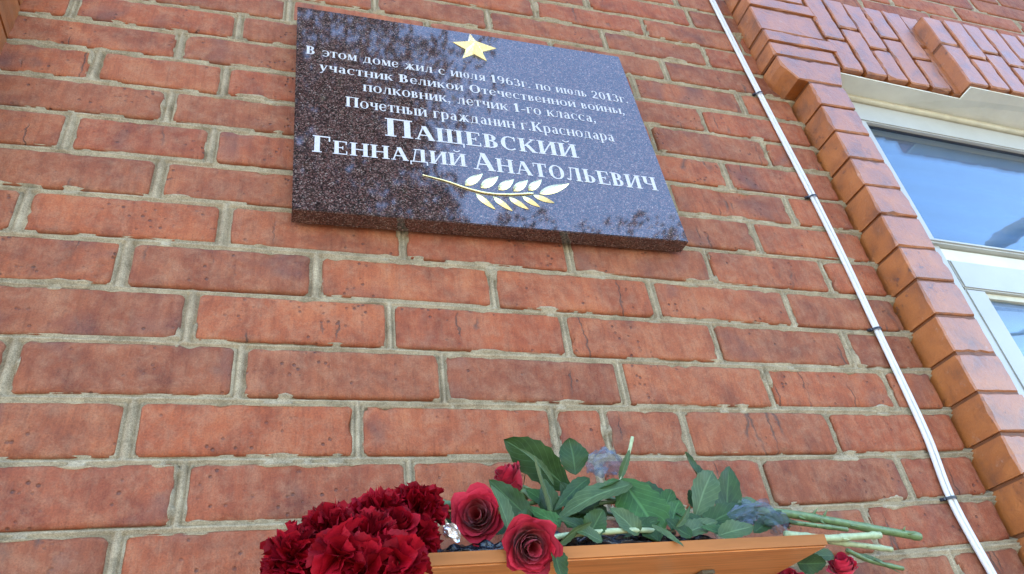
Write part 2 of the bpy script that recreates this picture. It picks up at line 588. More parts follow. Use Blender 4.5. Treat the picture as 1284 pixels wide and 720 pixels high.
PERP_OBS = {4: [(735, 2), (866, 25)], 3: [(670, 9), (807, 32)], 2: [(470, 2), (612, 22), (757, 47), (886, 72)], 1: [(363, 6), (832, 82)],
            0: [(91, 11), (299, 32), (931, 131)], -1: [(225, 60), (882, 150)], -2: [(119, 83), (281, 104), (962, 193)], -3: [(211, 135), (911, 220)],
            -4: [(86, 164), (267, 172), (994, 270)], -5: [(199, 221), (947, 297)], -6: [(26, 266), (281, 280), (506, 301), (714, 320), (889, 332), (1037, 346)],
            -7: [(155, 330), (396, 347), (619, 362), (820, 375), (988, 382)], -8: [(237, 400), (489, 410), (710, 420), (900, 432), (1066, 440)],
            -9: [(8, 462), (300, 468), (556, 475), (781, 482), (965, 487), (1118, 490)], -10: [(160, 545), (449, 545), (697, 545), (761, 540), (862, 545), (1047, 545)],
            -11: [(225, 622), (515, 618), (962, 605), (1135, 600)], -12: [(142, 700), (1093, 662)], -13: [(1196, 702)]}
rnd = random.Random(7)
XL, XR = 0.012, 1.532      # the wall field between the two window surrounds
JB, JT = -15, 14           # courses built one by one
courses = {}
for j in range(JB, JT):
    xs = [at(px, py).x for px, py in PERP_OBS.get(j, [])]
    if not xs:
        xs = [0.14 + 0.26 * (j % 2) * 0.5 + 0.02 * rnd.random()]
    xs = [x for x in xs if XL + 0.05 < x < XR - 0.04]
    out = []
    for a, b in zip(xs, xs[1:]):
        out.append(a)
        n = max(1, round((b - a) / 0.262))
        if b - a > 0.36:
            out += [a + (b - a) * i / n for i in range(1, n)]
    out.append(xs[-1])
    while out[0] - 0.26 > XL + 0.06:
        out.insert(0, out[0] - 0.26)
    while out[-1] + 0.26 < XR - 0.06:
        out.append(out[-1] + 0.26)
    hw = [rnd.uniform(0.0048, 0.0072) for _ in out]
    for i in range(len(out)):       # joints on the left are thicker in the photograph
        if out[i] < 0.5:
            hw[i] += 0.0020
    courses[j] = (out, hw)
HB = 0.0052


def joint_noise(x, z, s):
    return nz(x * 40 + s, z * 40, s * 3.1)


wall = thing('house_wall', 'weathered red brick house wall with thick grey mortar joints, carrying the memorial plaque', 'wall')


def make_brick(x0, x1, j, zlo_off, zhi_off, seed, parent, mat=M_BRICK, yface=0.0, bedf=bed, dense=True):
    w = x1 - x0
    nx = max(5, int(w / 0.012)) if dense else 4
    nzv = 7 if dense else 3
    r = random.Random(seed)
    yo = yface + r.uniform(-0.0016, 0.0012)
    ty, tx = r.uniform(-0.006, 0.006), r.uniform(-0.02, 0.02)
    sx = [0, 0.0025, 0.007] + [0.007 + (w - 0.014) * i / nx for i in range(1, nx)] + [w - 0.007, w - 0.0025, w]
    xs = [x0 + s for s in sx]
    hh = float(bedf(j + 1, (x0 + x1) / 2) - bedf(j, (x0 + x1) / 2)) - zhi_off - zlo_off
    sz = [0, 0.0025, 0.006] + [0.006 + (hh - 0.012) * i / (nzv - 1) for i in range(1, nzv - 1)] + [hh - 0.006, hh - 0.0025, hh]
    V, F = [], []
    cr = [r.uniform(0.2, 1.6) for _ in range(4)]
    b0 = bedf(j, np.array(xs)) + zlo_off
    b1 = bedf(j + 1, np.array(xs)) - zhi_off
    NX, NZ = len(xs), len(sz)
    for iz, s in enumerate(sz):
        for ix, x in enumerate(xs):
            fz = s / hh
            z = b0[ix] * (1 - fz) + b1[ix] * fz
            dx, dz = min(ix, NX - 1 - ix), min(iz, NZ - 1 - iz)
            ed = min(dx, dz)
            y = yo + ty * (z - b0[0]) + tx * 0.05 * (x - x0) / w
            y += 0.0011 * nz(x * 55, z * 55, seed * 1.7) + 0.0006 * nz(x * 190, z * 190, seed)
            chip = max(0.0, nz(x * 75 + seed, z * 75, 2.2) - 0.24)
            if ed == 0:
                y += 0.0026 + chip * 0.010
            elif ed == 1:
                y += 0.0006 + chip * 0.008
            elif ed == 2:
                y += chip * 0.003
            if dx <= 1:
                x = x + (1 if ix < NX / 2 else -1) * (0.0010 * nz(z * 130, seed, 3) + chip * 0.007 + 0.0004)
            if dz <= 1:
                z = z + (1 if iz < NZ / 2 else -1) * (0.0009 * nz(x * 70, seed, 8) + chip * 0.006)
            # rounded corners
            if dx <= 2 and dz <= 2:
                c = cr[(0 if ix < NX / 2 else 1) + (0 if iz < NZ / 2 else 2)] * 0.0022
                k = (2 - dx) * (2 - dz) / 4.0
                x += (1 if ix < NX / 2 else -1) * c * k
                z += (1 if iz < NZ / 2 else -1) * c * k
                y += 0.002 * k
            V.append((x, y, z))
    for iz in range(NZ - 1):
        for ix in range(NX - 1):
            a = iz * NX + ix
            F.append((a, a + 1, a + NX + 1, a + NX))
    ring = [i for i in range(NX)] + [k * NX + NX - 1 for k in range(1, NZ)] + [(NZ - 1) * NX + i for i in range(NX - 2, -1, -1)] + [k * NX for k in range(NZ - 2, 0, -1)]
    b = len(V)
    for i in ring:
        V.append((V[i][0], yo + 0.022, V[i][2]))
    n = len(ring)
    for i in range(n):
        i2 = (i + 1) % n
        F.append((ring[i2], ring[i], b + i, b + i2))
    return mesh('brick', V, F, mat, parent, True)


seed = 0
allj = {}
for j, (ps, hw) in courses.items():
    edges = [(XL - 0.03, 0.0)] + list(zip(ps, hw)) + [(XR - 0.012, 0.0)]
    for (a, ha), (b, hb) in zip(edges, edges[1:]):
        seed += 1
        r = random.Random(seed)
        if b - a - ha - hb < 0.015:
            continue
        make_brick(a + ha, b - hb, j, HB + r.uniform(-0.001, 0.0015), HB + r.uniform(-0.001, 0.0015), seed, wall, dense=(j < 6))
    allj[j] = (ps, hw)
# courses above the window lintel
XR2 = 3.1
upper = {}
for j in range(6, JT):
    off = 0.13 * (j % 2) + rnd.uniform(-0.015, 0.015)
    ps = [XR + 0.05 + off + 0.26 * i for i in range(7)]
    ps = [p for p in ps if p < XR2 - 0.1]
    hw = [rnd.uniform(0.005, 0.0075) for _ in ps]
    upper[j] = (ps, hw)
    edges = [(XR - 0.012, 0.006)] + list(zip(ps, hw)) + [(XR2, 0.0)]
    for (a, ha), (b, hb) in zip(edges, edges[1:]):
        seed += 1
        make_brick(a + ha, b - hb, j, HB, HB, seed, wall, dense=False)


def mortar_patch(x0, x1, z0, z1, step, table, name='mortar'):
    nx = int((x1 - x0) / step) + 1
    nzz = int((z1 - z0) / step) + 1
    xs = np.linspace(x0, x1, nx)
    zs = np.linspace(z0, z1, nzz)
    X, Z = np.meshgrid(xs, zs)
    C0 = terms(X, Z) @ CF
    T = (Z - C0) / VP
    J = np.floor(T).astype(int)
    fr = T - J
    dh = np.minimum(fr, 1 - fr) * VP
    dv = np.full(X.shape, 9.0)
    wv = np.full(X.shape, HB)
    for j, (ps, hw) in table.items():
        mk = J == j
        if not mk.any():
            continue
        xx = X[mk]
        d = np.abs(xx[:, None] - np.array(ps)[None, :])
        i = d.argmin(1)
        dv[mk] = d[np.arange(len(i)), i]
        wv[mk] = np.array(hw)[i]
    # value noise, two scales
    def vn(sc, seed):
        rg = np.random.RandomState(seed)
        g = rg.rand(256, 256)
        u, v = X * sc + 13.7, Z * sc + 91.3
        iu, iv = np.floor(u).astype(int), np.floor(v).astype(int)
        fu, fv = u - iu, v - iv
        fu, fv = fu * fu * (3 - 2 * fu), fv * fv * (3 - 2 * fv)
        G = lambda a, b: g[a % 256, b % 256]
        return (G(iu, iv) * (1 - fu) + G(iu + 1, iv) * fu) * (1 - fv) + (G(iu, iv + 1) * (1 - fu) + G(iu + 1, iv + 1) * fu) * fv
    n1, n2, n3 = vn(60, 1), vn(22, 2), vn(170, 3)
    # clear distance from the brick edge (positive = inside the brick's face)
    s = np.minimum(dh - HB, dv - wv)
    c = np.minimum(dh / HB, dv / wv)
    smear = -0.0013 + 0.0075 * np.clip(n1 * 0.5 + n2 * 0.9 - 0.86, 0, 1) * 2.0
    bead = np.exp(-(c / 0.50) ** 4)
    yj = 0.0062 - 0.0060 * bead + 0.0010 * (n3 - 0.5) + 0.0016 * (n2 - 0.5)
    over = -0.0022 + 0.0009 * (n3 - 0.5)
    Y = np.where(s < 0, yj, np.minimum(over + np.clip(s - smear, 0, 1) * 1.6, 0.014))
    # ease from the joint up onto the smears
    near = (s >= -0.0022) & (s < 0) & (smear > 0.0005)
    Y = np.where(near & (smear > 0.0012), np.minimum(yj, 0.0008), Y)
    v = np.stack([X, Y, Z], -1).reshape(-1, 3)
    idx = np.arange(nx * nzz).reshape(nzz, nx)
    q = np.stack([idx[:-1, :-1], idx[:-1, 1:], idx[1:, 1:], idx[1:, :-1]], -1).reshape(-1, 4)
    me = bpy.data.meshes.new(name)
    me.vertices.add(len(v))
    me.vertices.foreach_set('co', v.astype(np.float32).ravel())
    me.loops.add(q.size)
    me.loops.foreach_set('vertex_index', q.astype(np.int32).ravel())
    me.polygons.add(len(q))
    me.polygons.foreach_set('loop_start', np.arange(0, q.size, 4, dtype=np.int32))
    me.polygons.foreach_set('loop_total', np.full(len(q), 4, dtype=np.int32))
    me.polygons.foreach_set('use_smooth', np.ones(len(q), dtype=bool))
    me.update()
    return link(name, me, M_MORTAR, wall)


mortar_patch(-0.02, XR + 0.004, -1.09, 0.56, 0.0026, allj)
mortar_patch(-0.02, XR + 0.004, 0.566, 1.08, 0.0060, {**allj})
mortar_patch(XR + 0.006, XR2, 0.43, 1.08, 0.0055, upper)

# the rest of the house wall, beyond the picture
mb = MB()
mb.box((-4, 0.018, -2.6), (-0.9, 0.14, 3.4))
mb.box((-0.9, 0.020, 0.30), (0.0, 0.14, 3.4))
mb.box((-0.9, 0.018, -2.6), (0.0, 0.14, -1.6))
mb.box((0.0, 0.018, -2.6), (1.60, 0.14, 3.4))
mb.box((1.60, 0.020, 0.30), (2.56, 0.14, 3.4))
mb.box((1.60, 0.020, -2.6), (2.56, 0.14, -1.6))
mb.box((2.56, 0.018, -2.6), (7, 0.14, 3.4))
mb.build('mortar_backing', M_MORTAR, wall)
mb = MB()
for j in range(-33, 43):
    z0, z1 = j * VP + HB, (j + 1) * VP - HB
    x = -4 + 0.13 * (j % 2)
    while x < 6.9:
        a, b = x + 0.006, x + 0.254
        x += 0.26
        segs = [(a, b)]
        if JB <= j < JT:
            def cut(segs, lo, hi):
                o = []
                for p, q in segs:
                    if q <= lo or p >= hi:
                        o.append((p, q))
                    else:
                        if p < lo - 0.02:
                            o.append((p, lo - 0.005))
                        if q > hi + 0.02:
                            o.append((hi + 0.005, q))
                return o
            segs = cut(segs, -0.03, XR)
            if j >= 6:
                segs = cut(segs, XR - 0.1, XR2)
        if -21 < j < 5:
            def cut2(segs, lo, hi):
                return [s_ for s_ in segs if s_[1] < lo or s_[0] > hi]
            segs = cut2(segs, -1.05, 0.0)
            segs = cut2(segs, 1.50, 2.70)
        for p, q in segs:
            mb.box((p, 0.0, z0), (q, 0.025, z1))
o = mb.build('brick', M_BRICK, wall)
o['kind'] = 'stuff'

# ------------------------------------------------------------------ window surround of gloss-painted bricks
SY = -0.060          # front plane of the surround
KY = -0.095          # front plane of the raised middle of the lintel
SX0, SX1 = 1.530, 1.626


def pbrick(parent, poly, y0, y1, seed, name='brick', mat=M_PAINT, bev=0.0026):
    """a prism with an irregular worn edge; poly = outline (x,z) counter-clockwise seen from the front"""
    r = random.Random(seed * 7 + 1)
    n = len(poly)
    P = [Vector(q) for q in poly]
    c = sum(P, Vector((0, 0))) / n
    # subdivide the outline
    out = []
    for i in range(n):
        a, b = P[i], P[(i + 1) % n]
        m = max(2, int((b - a).length / 0.014))
        for k in range(m):
            out.append((a.lerp(b, k / m), k == 0))
    V, F = [], []
    yf = y0 + r.uniform(-0.0015, 0.0015)
    R0, R1, R2 = [], [], []
    m = len(out)
    for i, (q, corner) in enumerate(out):
        inn = (c - q).normalized()
        jit = 0.0015 * nz(q.x * 70, q.y * 70, seed) + (0.0012 if corner else 0)
        q0 = q + inn * (jit + 0.0003)
        ch = max(0, nz(q.x * 60 + 5, q.y * 60, seed * 2.3) - 0.16) * 0.010
        R0.append((q0.x, y1, q0.y))
        R1.append((q0.x, yf + bev + ch, q0.y))
        q2 = q0 + inn * (bev + ch)
        R2.append((q2.x, yf + 0.0006 * nz(q.x * 70, q.y * 70, seed), q2.y))
    V = R0 + R1 + R2
    for i in range(m):
        k = (i + 1) % m
        F.append((i, k, m + k, m + i))
        F.append((m + i, m + k, 2 * m + k, 2 * m + i))
    V.append((c.x, yf - 0.0006, c.y))
    for i in range(m):
        k = (i + 1) % m
        F.append((2 * m + i, 2 * m + k, 3 * m))
    ob = mesh(name, V, F, mat, parent, False)
    return ob


def rect(x0, x1, z0, z1):
    return [(x0, z0), (x1, z0), (x1, z1), (x0, z1)]


surr = part_empty('window_surround', wall)
g = 0.0024
mbc = MB()
mbc.box((SX0 + 0.005, SY + 0.0042, -1.6), (SX1 - 0.003, 0.03, 0.125))
mbc.box((1.479, SY + 0.0042, 0.160), (1.66, 0.017, 0.46))
mbc.box((1.66, SY + 0.006, 0.158), (2.72, 0.019, 0.445))
mbc.box((2.008, KY + 0.005, 0.150), (2.60, SY + 0.001, 0.405))
mbc.box((2.46, SY + 0.005, -1.6), (2.56, 0.03, 0.125))
mbc.build('joint', M_PJOINT, surr)
sd = 100
zj = [0.074, -0.001, -0.082, -0.161, -0.238, -0.314, -0.394, -0.470, -0.546, -0.622, -0.697, -0.769, -0.838, -0.912]
while zj[-1] > -1.55:
    zj.append(zj[-1] - 0.0765)
for a, b in zip(zj, zj[1:]):
    sd += 1
    pbrick(surr, rect(SX0, SX1 - 0.002 + 0.003 * nz(a * 9, 0), b + g, a - g), SY, 0.03, sd)
    if sd % 1 == 0:
        pbrick(surr, rect(2.458, 2.56, b + g, a - g), SY, 0.03, sd + 200)
# the special brick under the ear, its lower corner cut at a slant
pbrick(surr, [(1.507, 0.082), (1.628, 0.082), (1.655, 0.156), (1.478, 0.156), (1.478, 0.128)], SY, 0.03, 90)
ez = [0.164, 0.232, 0.250, 0.320, 0.352, 0.395, 0.465]
ears = [(0.164, 0.205, 0.0), (0.213, 0.250, 0.006), (0.258, 0.345, 0.0), (0.353, 0.392, 0.004), (0.400, 0.462, 0)]
for i, (a, b, d) in enumerate(ears):
    xr = 1.655 + 0.018 * (i % 2)
    pbrick(surr, rect(1.475 + d * 0.3, xr, a, b), SY - 0.001 * (i % 2), 0.03, 60 + i)
# upright lintel bricks, in two tiers with staggered ends
x = 1.664
i = 0
while x < 2.70:
    i += 1
    w = 0.056 + 0.008 * nz(x * 11, 3)
    zb = 0.152 + 0.003 * nz(x * 9, 1) - 0.055 * (x - 1.64)
    zt = 0.447 + 0.006 * nz(x * 7, 5) + 0.012 * (x - 1.66)
    ksec = x > 1.985 and x < 2.58
    y0 = SY
    x1 = min(x + w, 2.715)
    if i % 2:
        m_ = zb + 0.115 + 0.015 * nz(x * 20, 9)
    else:
        m_ = zb + 0.178 + 0.012 * nz(x * 20, 9)
    if x1 - x > 0.02 and not (1.99 < x < 2.52):
        for (a, b) in ((zb, m_ - 0.004), (m_ + 0.004, zt)):
            sd += 1
            pbrick(surr, rect(x, x1, a, b), y0 - 0.002 * (i % 3), 0.03, sd)
    x += w + 0.0085
x = 2.006
i = 0
while x < 2.56:
    w = 0.058 + 0.006 * nz(x * 11, 31)
    zb, zt = 0.1335 - 0.03 * (x - 2.0) + 0.002 * nz(x * 9, 7), 0.405 + 0.01 * nz(x * 9, 2)
    m_ = zb + (0.155 if i % 2 == 0 else 0.115)
    for (a, b) in ((zb, m_ - 0.004), (m_ + 0.004, zt)):
        sd += 1
        pbrick(surr, rect(x, x + w, a, b), KY - 0.0015 * (i % 2), SY + 0.03, sd)
    x += w + 0.008
    i += 1
mb = MB()
mb.box((1.66, SY + 0.012, 0.4495), (2.72, 0.017, 0.462))
mb.build('coping', M_MORTAR, surr)

# left surround: only its inner edge is in the picture
surl = part_empty('window_surround', wall)
mb = MB()
mb.box((-0.084, SY + 0.005, -1.6), (0.006, 0.03, 0.45))
mb.build('joint', M_PAINT, surl)
for a, b in zip([0.455, 0.380, 0.304, 0.228, 0.151] + zj, [0.380, 0.304, 0.228, 0.151] + zj):
    sd += 1
    pbrick(surl, rect(-0.088, 0.0115 if a > -0.3 else 0.0115, b + g, a - g), SY, 0.03, sd)

# ------------------------------------------------------------------ window
win = part_empty('window', wall)
FY = 0.012
GY = 0.026


def sh(x):
    return -0.045 * (x - 1.745)


def sheet(name, pts, mat, parent, th):
    """plate of thickness th (upwards) from a plan outline of (x, y, z)"""
    n = len(pts)
    V = [Vector(p) for p in pts] + [Vector(p) + Vector((0, 0, th)) for p in pts]
    F = [tuple(range(n)), tuple(range(2 * n - 1, n - 1, -1))] + [(i, n + i, n + (i + 1) % n, (i + 1) % n) for i in range(n)]
    return mesh(name, V, F, mat, parent)


def sz(x):
    return 0.1465 - 0.055 * (x - 1.64)


sheet('soffit', [(1.600, SY + 0.011, sz(1.6)), (2.010, SY + 0.011, sz(2.004)), (2.012, KY + 0.011, 0.1295), (2.55, KY + 0.011, 0.113), (2.55, FY + 0.07, sz(2.55)), (1.600, FY + 0.07, sz(1.6))], M_PLASTER, win, 0.004)
mb = MB()
mb.box((1.6, SY + 0.02, -1.6), (1.612, FY + 0.07, 0.142))
mb.box((2.47, SY + 0.02, -1.6), (2.478, FY + 0.07, 0.100))
mb.build('reveal', M_PLASTER, win)
mb = MB()
mb.tube([(1.615, FY - 0.004, sz(1.615) - 0.002), (2.47, FY - 0.004, sz(2.47) - 0.002)], 0.009, 8)
mb.build('sealant_bead', M_CREAM, win, True)


def bevbox(a, b, name, mat, parent, bev=0.003):
    me = bpy.data.meshes.new(name)
    bm = bmesh.new()
    bmesh.ops.create_cube(bm, size=1)
    for v in bm.verts:
        v.co = Vector([a[i] + (b[i] - a[i]) * (v.co[i] + 0.5) for i in range(3)])
    bmesh.ops.bevel(bm, geom=list(bm.edges), offset=bev, segments=2, affect='EDGES')
    for v in bm.verts:
        v.co.z += sh(v.co.x)
    bm.to_mesh(me)
    bm.free()
    return link(name, me, mat, parent)


def shbox(a, b, name, mat):
    mb = MB()
    mb.box(a, b)
    mb.v = [(x, y, z + sh(x)) for x, y, z in mb.v]
    return mb.build(name, mat, win)


bevbox((1.614, FY, 0.066), (2.468, FY + 0.05, 0.134), 'frame_head', M_WHITE, win)
bevbox((1.614, FY, -1.58), (1.741, FY + 0.05, 0.065), 'frame_stile', M_WHITE, win)
bevbox((2.40, FY, -1.58), (2.468, FY + 0.05, 0.065), 'frame_stile', M_WHITE, win)
shbox((1.7415, GY - 0.003, 0.0625), (2.40, GY + 0.004, 0.0655), 'glazing_seal', M_CLIP)
bevbox((1.62, FY - 0.012, -0.317), (2.40, FY + 0.05, -0.305), 'transom_lip', M_WHITE, win, 0.004)
bevbox((1.7415, FY + 0.004, -0.352), (2.40, FY + 0.05, -0.3175), 'transom', M_PLASTER, win, 0.002)
bevbox((1.742, FY - 0.002, -0.424), (2.40, FY + 0.05, -0.3525), 'sash_rail', M_WHITE, win)
bevbox((1.742, FY, -1.5), (1.794, FY + 0.05, -0.4245), 'sash_stile', M_WHITE, win)
shbox((1.7945, FY + 0.008, -0.437), (2.40, GY + 0.004, -0.4245), 'glazing_bead', M_CREAM)
shbox((1.7415, GY, -0.3045), (2.40, GY + 0.004, 0.0620), 'pane', M_GLASS)
shbox((1.7945, GY, -1.5), (2.40, GY + 0.004, -0.4375), 'pane', M_GLASS)
# pale blind of wide slats inside the lower light
for k in range(14):
    z = -0.47 - k * 0.055
    mb = MB()
    n = 6
    V = [(xx, 0.050 + 0.016 * math.sin(t * math.pi) + 0.01 * t, z + 0.024 - 0.050 * t) for t in [i / n for i in range(n + 1)] for xx in (1.72, 2.45)]
    F = [(2 * i, 2 * i + 1, 2 * i + 3, 2 * i + 2) for i in range(n)]
    mb.add(V, F)
    mb.build('blind_slat', M_CURTAIN, win, True)
mb = MB()
n = 60
V, F = [], []
for i in range(n + 1):
    x = 1.66 + 0.82 * i / n
    for k in range(31):   # fabric in level swags, shaped to imitate streaks mirrored in the pane
        t = k / 30
        V.append((x, 0.052 + 0.007 * math.sin(t * 34 + x * 5 + 1.5 * nz(x * 2, t * 4)) + 0.004 * nz(x * 3, t * 20, 5), -0.34 + 0.42 * t))
    if i:
        for k in range(30):
            a = (i - 1) * 31 + k
            F.append((a, a + 31, a + 32, a + 1))
mb.add(V, F)
mb.build('curtain', M_SKYCURT, win, True)
mb = MB()
x0, x1, z0, z1, y0, y1 = 1.0, 3.4, -2.5, 0.6, 0.141, 2.6
mb.add([(x0, y0, z0), (x1, y0, z0), (x1, y1, z0), (x0, y1, z0), (x0, y0, z1), (x1, y0, z1), (x1, y1, z1), (x0, y1, z1)],
       [(0, 1, 2, 3), (4, 7, 6, 5), (1, 5, 6, 2), (2, 6, 7, 3), (3, 7, 4, 0)])
mb.build('room', M_ROOM, wall)

# ------------------------------------------------------------------ memorial plaque
PY, PYB = -0.036, -0.006
c_tl, c_tr, c_br, c_bl = at(373, 8, PY), at(776, 71, PY), at(863.5, 303, PY), at(366, 262, PY)
plaque = thing('memorial_plaque', 'polished dark granite memorial plaque with silver Cyrillic lettering, gold star and gold branch', 'plaque')
bm = bmesh.new()
vs = [bm.verts.new((c.x, y, c.z)) for y in (PY, PYB) for c in (c_bl, c_br, c_tr, c_tl)]
for f in ((0, 1, 2, 3), (7, 6, 5, 4), (0, 4, 5, 1), (1, 5, 6, 2), (2, 6, 7, 3), (3, 7, 4, 0)):
    bm.faces.new([vs[i] for i in f])
bm.normal_update()
bmesh.ops.bevel(bm, geom=[e for e in bm.edges if all(v.co.y < PY + 0.001 for v in e.verts)], offset=0.0012, segments=2, affect='EDGES')
me = bpy.data.meshes.new('slab')
bm.to_mesh(me)
bm.free()
link('slab', me, M_GRANITE, plaque)
for cc, dx, dz in ((c_tl, .06, -.05), (c_tr, -.06, -.05), (c_br, -.06, .05), (c_bl, .06, .05)):
    mb = MB()
    mb.tube([(cc.x + dx, PYB - 0.001, cc.z + dz), (cc.x + dx, 0.012, cc.z + dz)], 0.006, 8)
    mb.build('fixing_pin', M_METAL, plaque)

# --- lettering: a bold serif alphabet made of strokes (unit = cap height)
T, TT, SS, SH = 0.22, 0.07, 0.085, 0.06


class G:
    def __init__(s):
        s.q = []

    def rect(s, x0, x1, z0, z1):
        s.q.append([(x0, z0), (x1, z0), (x1, z1), (x0, z1)])
        return s

    def stem(s, x, z0=0.0, z1=1.0, w=T, top=True, bot=True):
        s.rect(x - w / 2, x + w / 2, z0, z1)
        if bot:
            s.rect(x - w / 2 - SS, x + w / 2 + SS, z0, z0 + SH)
        if top:
            s.rect(x - w / 2 - SS, x + w / 2 + SS, z1 - SH, z1)
        return s

    def line(s, a, b, w):
        a, b = Vector(a), Vector(b)
        h = w / 2 * math.hypot(b.x - a.x, b.y - a.y) / max(0.2, abs(b.y - a.y))
        s.q.append([(a.x - h, a.y), (a.x + h, a.y), (b.x + h, b.y), (b.x - h, b.y)] if a.y < b.y else [(b.x - h, b.y), (b.x + h, b.y), (a.x + h, a.y), (a.x - h, a.y)])
        return s

    def arc(s, cx, cz, rx, rz, a0, a1, T_=T, t_=TT, n=18):
        pr = None
        for i in range(n + 1):
            a = math.radians(a0 + (a1 - a0) * i / n)
            w = t_ + (T_ - t_) * abs(math.cos(a)) ** 1.3
            c, d = math.cos(a), math.sin(a)
            o = (cx + rx * c, cz + rz * d)
            k = (cx + (rx - w) * c, cz + (rz - min(w, t_ * 1.1 + 0.02 * abs(c))) * d)
            if pr:
                s.q.append([pr[0], o, k, pr[1]])
            pr = (o, k)
        return s


def bowl(g_, x, z0, z1, r):
    m = (z0 + z1) / 2
    g_.rect(x, x + 0.08 + r * 0.2, z0, z0 + TT)
    g_.rect(x, x + 0.08 + r * 0.2, z1 - TT, z1)
    g_.arc(x + 0.08 + r * 0.2, m, r, (z1 - z0) / 2, -90, 90)
    return g_


def glyph(ch):
    g = G()
    if ch == 'П':
        return g.stem(.2).stem(.80).rect(.2, .8, 1 - TT, 1), 1.02
    if ch == 'Г':
        return g.stem(.2).rect(.2, .72, 1 - TT, 1).rect(.66, .72, .70, 1), .80
    if ch == 'Е':
        return g.stem(.2).rect(.2, .72, 1 - TT, 1).rect(.2, .74, 0, TT).rect(.2, .52, .5 - TT / 2, .5 + TT / 2).rect(.66, .72, .76, 1).rect(.69, .75, 0, .26).rect(.49, .54, .38, .62), .84
    if ch == 'Н':
        return g.stem(.2).stem(.82).rect(.2, .82, .5 - TT / 2, .5 + TT / 2), 1.04
    if ch == 'А':
        g.line((.14, 0), (.44, 1), TT).line((.82, 0), (.46, 1), T).rect(.24, .68, .30, .30 + TT)
        return g.rect(.02, .28, 0, SH).rect(.64, .96, 0, SH), .98
    if ch in 'ДЛ':
        g.rect(.74 - T / 2, .74 + T / 2, 0, 1).rect(.26, .86, 1 - TT, 1)
        if ch == 'Д':
            g.line((.22, .04), (.38, 1), TT).rect(.04, 1.0, 0, TT).rect(.04, .11, -.22, .05).rect(.93, 1.0, -.22, .05)
            return g, 1.06
        g.line((.26, .22), (.36, 1), TT).arc(.16, .13, .13, .13, -200, 40, .12, .08, 10).rect(.56, .94, 0, SH)
        return g, 1.0
    if ch in 'ИЙ':
        g.stem(.2).stem(.82).line((.28, .08), (.74, .92), TT * 1.1)
        if ch == 'Й':
            g.arc(.51, 1.26, .19, .16, 180, 360, .07, .07, 8)
        return g, 1.04
    if ch == 'Т':
        return g.stem(.42, top=False).rect(.04, .80, 1 - TT, 1).rect(.04, .10, .72, 1).rect(.74, .80, .72, 1), .86
    if ch == 'Ь':
        g.stem(.2)
        return bowl(g, .2, 0, .56, .34), .80
    if ch == 'Ы':
        g.stem(.2)
        return bowl(g, .2, 0, .56, .32).stem(1.02), 1.22
    if ch == 'В':
        g.stem(.2)
        bowl(g, .2, 0, .56, .36)
        return bowl(g, .2, .5, 1, .31), .82
    if ch == 'Р':
        g.stem(.2)
        return bowl(g, .2, .42, 1, .36), .80
    if ch == 'О':
        return g.arc(.48, .5, .44, .52, 0, 360, n=28), .98
    if ch == 'С':
        return g.arc(.48, .5, .44, .52, 50, 312, n=22).rect(.70, .77, .68, .98), .88
    if ch == 'Э':
        return g.arc(.40, .5, .44, .52, -130, 130, n=22).rect(.3, .75, .5 - TT / 2, .5 + TT / 2).rect(.08, .14, .70, .96), .88
    if ch == 'К':
        g.stem(.2).line((.34, .46), (.76, .96), TT * 1.2).line((.80, 0), (.44, .56), T * .9)
        return g.rect(.66, .96, 0, SH).rect(.62, .90, 1 - SH, 1), .96
    if ch == 'Ж':
        g.stem(.66).line((.66, .46), (1.06, .96), TT * 1.2).line((1.14, 0), (.76, .56), T * .85)
        g.line((.66, .46), (.26, .96), TT * 1.2).line((.18, 0), (.56, .56), T * .85)
        return g.rect(1.0, 1.3, 0, SH).rect(.02, .32, 0, SH).rect(.96, 1.2, 1 - SH, 1).rect(.12, .36, 1 - SH, 1), 1.32
    if ch == 'Я':
        g.stem(.70).rect(.42, .7, 1 - TT, 1).rect(.42, .7, .44, .44 + TT).arc(.46, .72, .34, .28, 90, 270)
        return g.line((.16, 0), (.48, .46), T * .85).rect(.02, .3, 0, SH), .90
    if ch == 'Ю':
        return g.stem(.2).rect(.2, .6, .5 - TT / 2, .5 + TT / 2).arc(.88, .5, .36, .52, 0, 360, n=24), 1.30
    if ch == 'М':
        g.stem(.18, w=TT).line((.54, .06), (.26, 1), T).line((.54, .06), (.88, 1), TT).stem(.94)
        return g, 1.16
    if ch == 'Ч':
        g.stem(.72).rect(.12, .12 + T, .55, 1).rect(.04, .40, 1 - SH, 1)
        return g.arc(.42, .60, .30, .20, 180, 275, T, TT, 8).rect(.42, .7, .40, .40 + TT), .94
    if ch in 'ЩШЦ':
        g.stem(.2).stem(.66)
        e = .66
        if ch != 'Ц':
            g.stem(1.12)
            e = 1.12
        g.rect(.2, e, 0, TT)
        if ch in 'ЩЦ':
            g.rect(e, e + .22, 0, TT).rect(e + .15, e + .22, -.22, .03)
        return g, e + (.26 if ch in 'ЩЦ' else .2)
    if ch == '1':
        return g.stem(.30, top=False).line((.10, .74), (.24, .96), .07), .60
    if ch == '2':
        g.arc(.34, .70, .28, .28, -30, 170, .17, .06, 12).line((.08, .04), (.52, .58), .10)
        return g.rect(.06, .62, 0, .12), .70
    if ch == '0':
        return g.arc(.34, .49, .30, .50, 0, 360, .17, .06, 20), .70
    if ch == '3':
        g.arc(.30, .73, .26, .25, -80, 160, .16, .06, 12)
        return g.arc(.30, .27, .30, .28, -160, 80, .17, .06, 12), .68
    if ch == '6':
        return g.arc(.36, .30, .30, .31, 0, 360, .16, .06, 18).arc(.50, .48, .45, .50, 100, 190, .17, .06, 8), .72
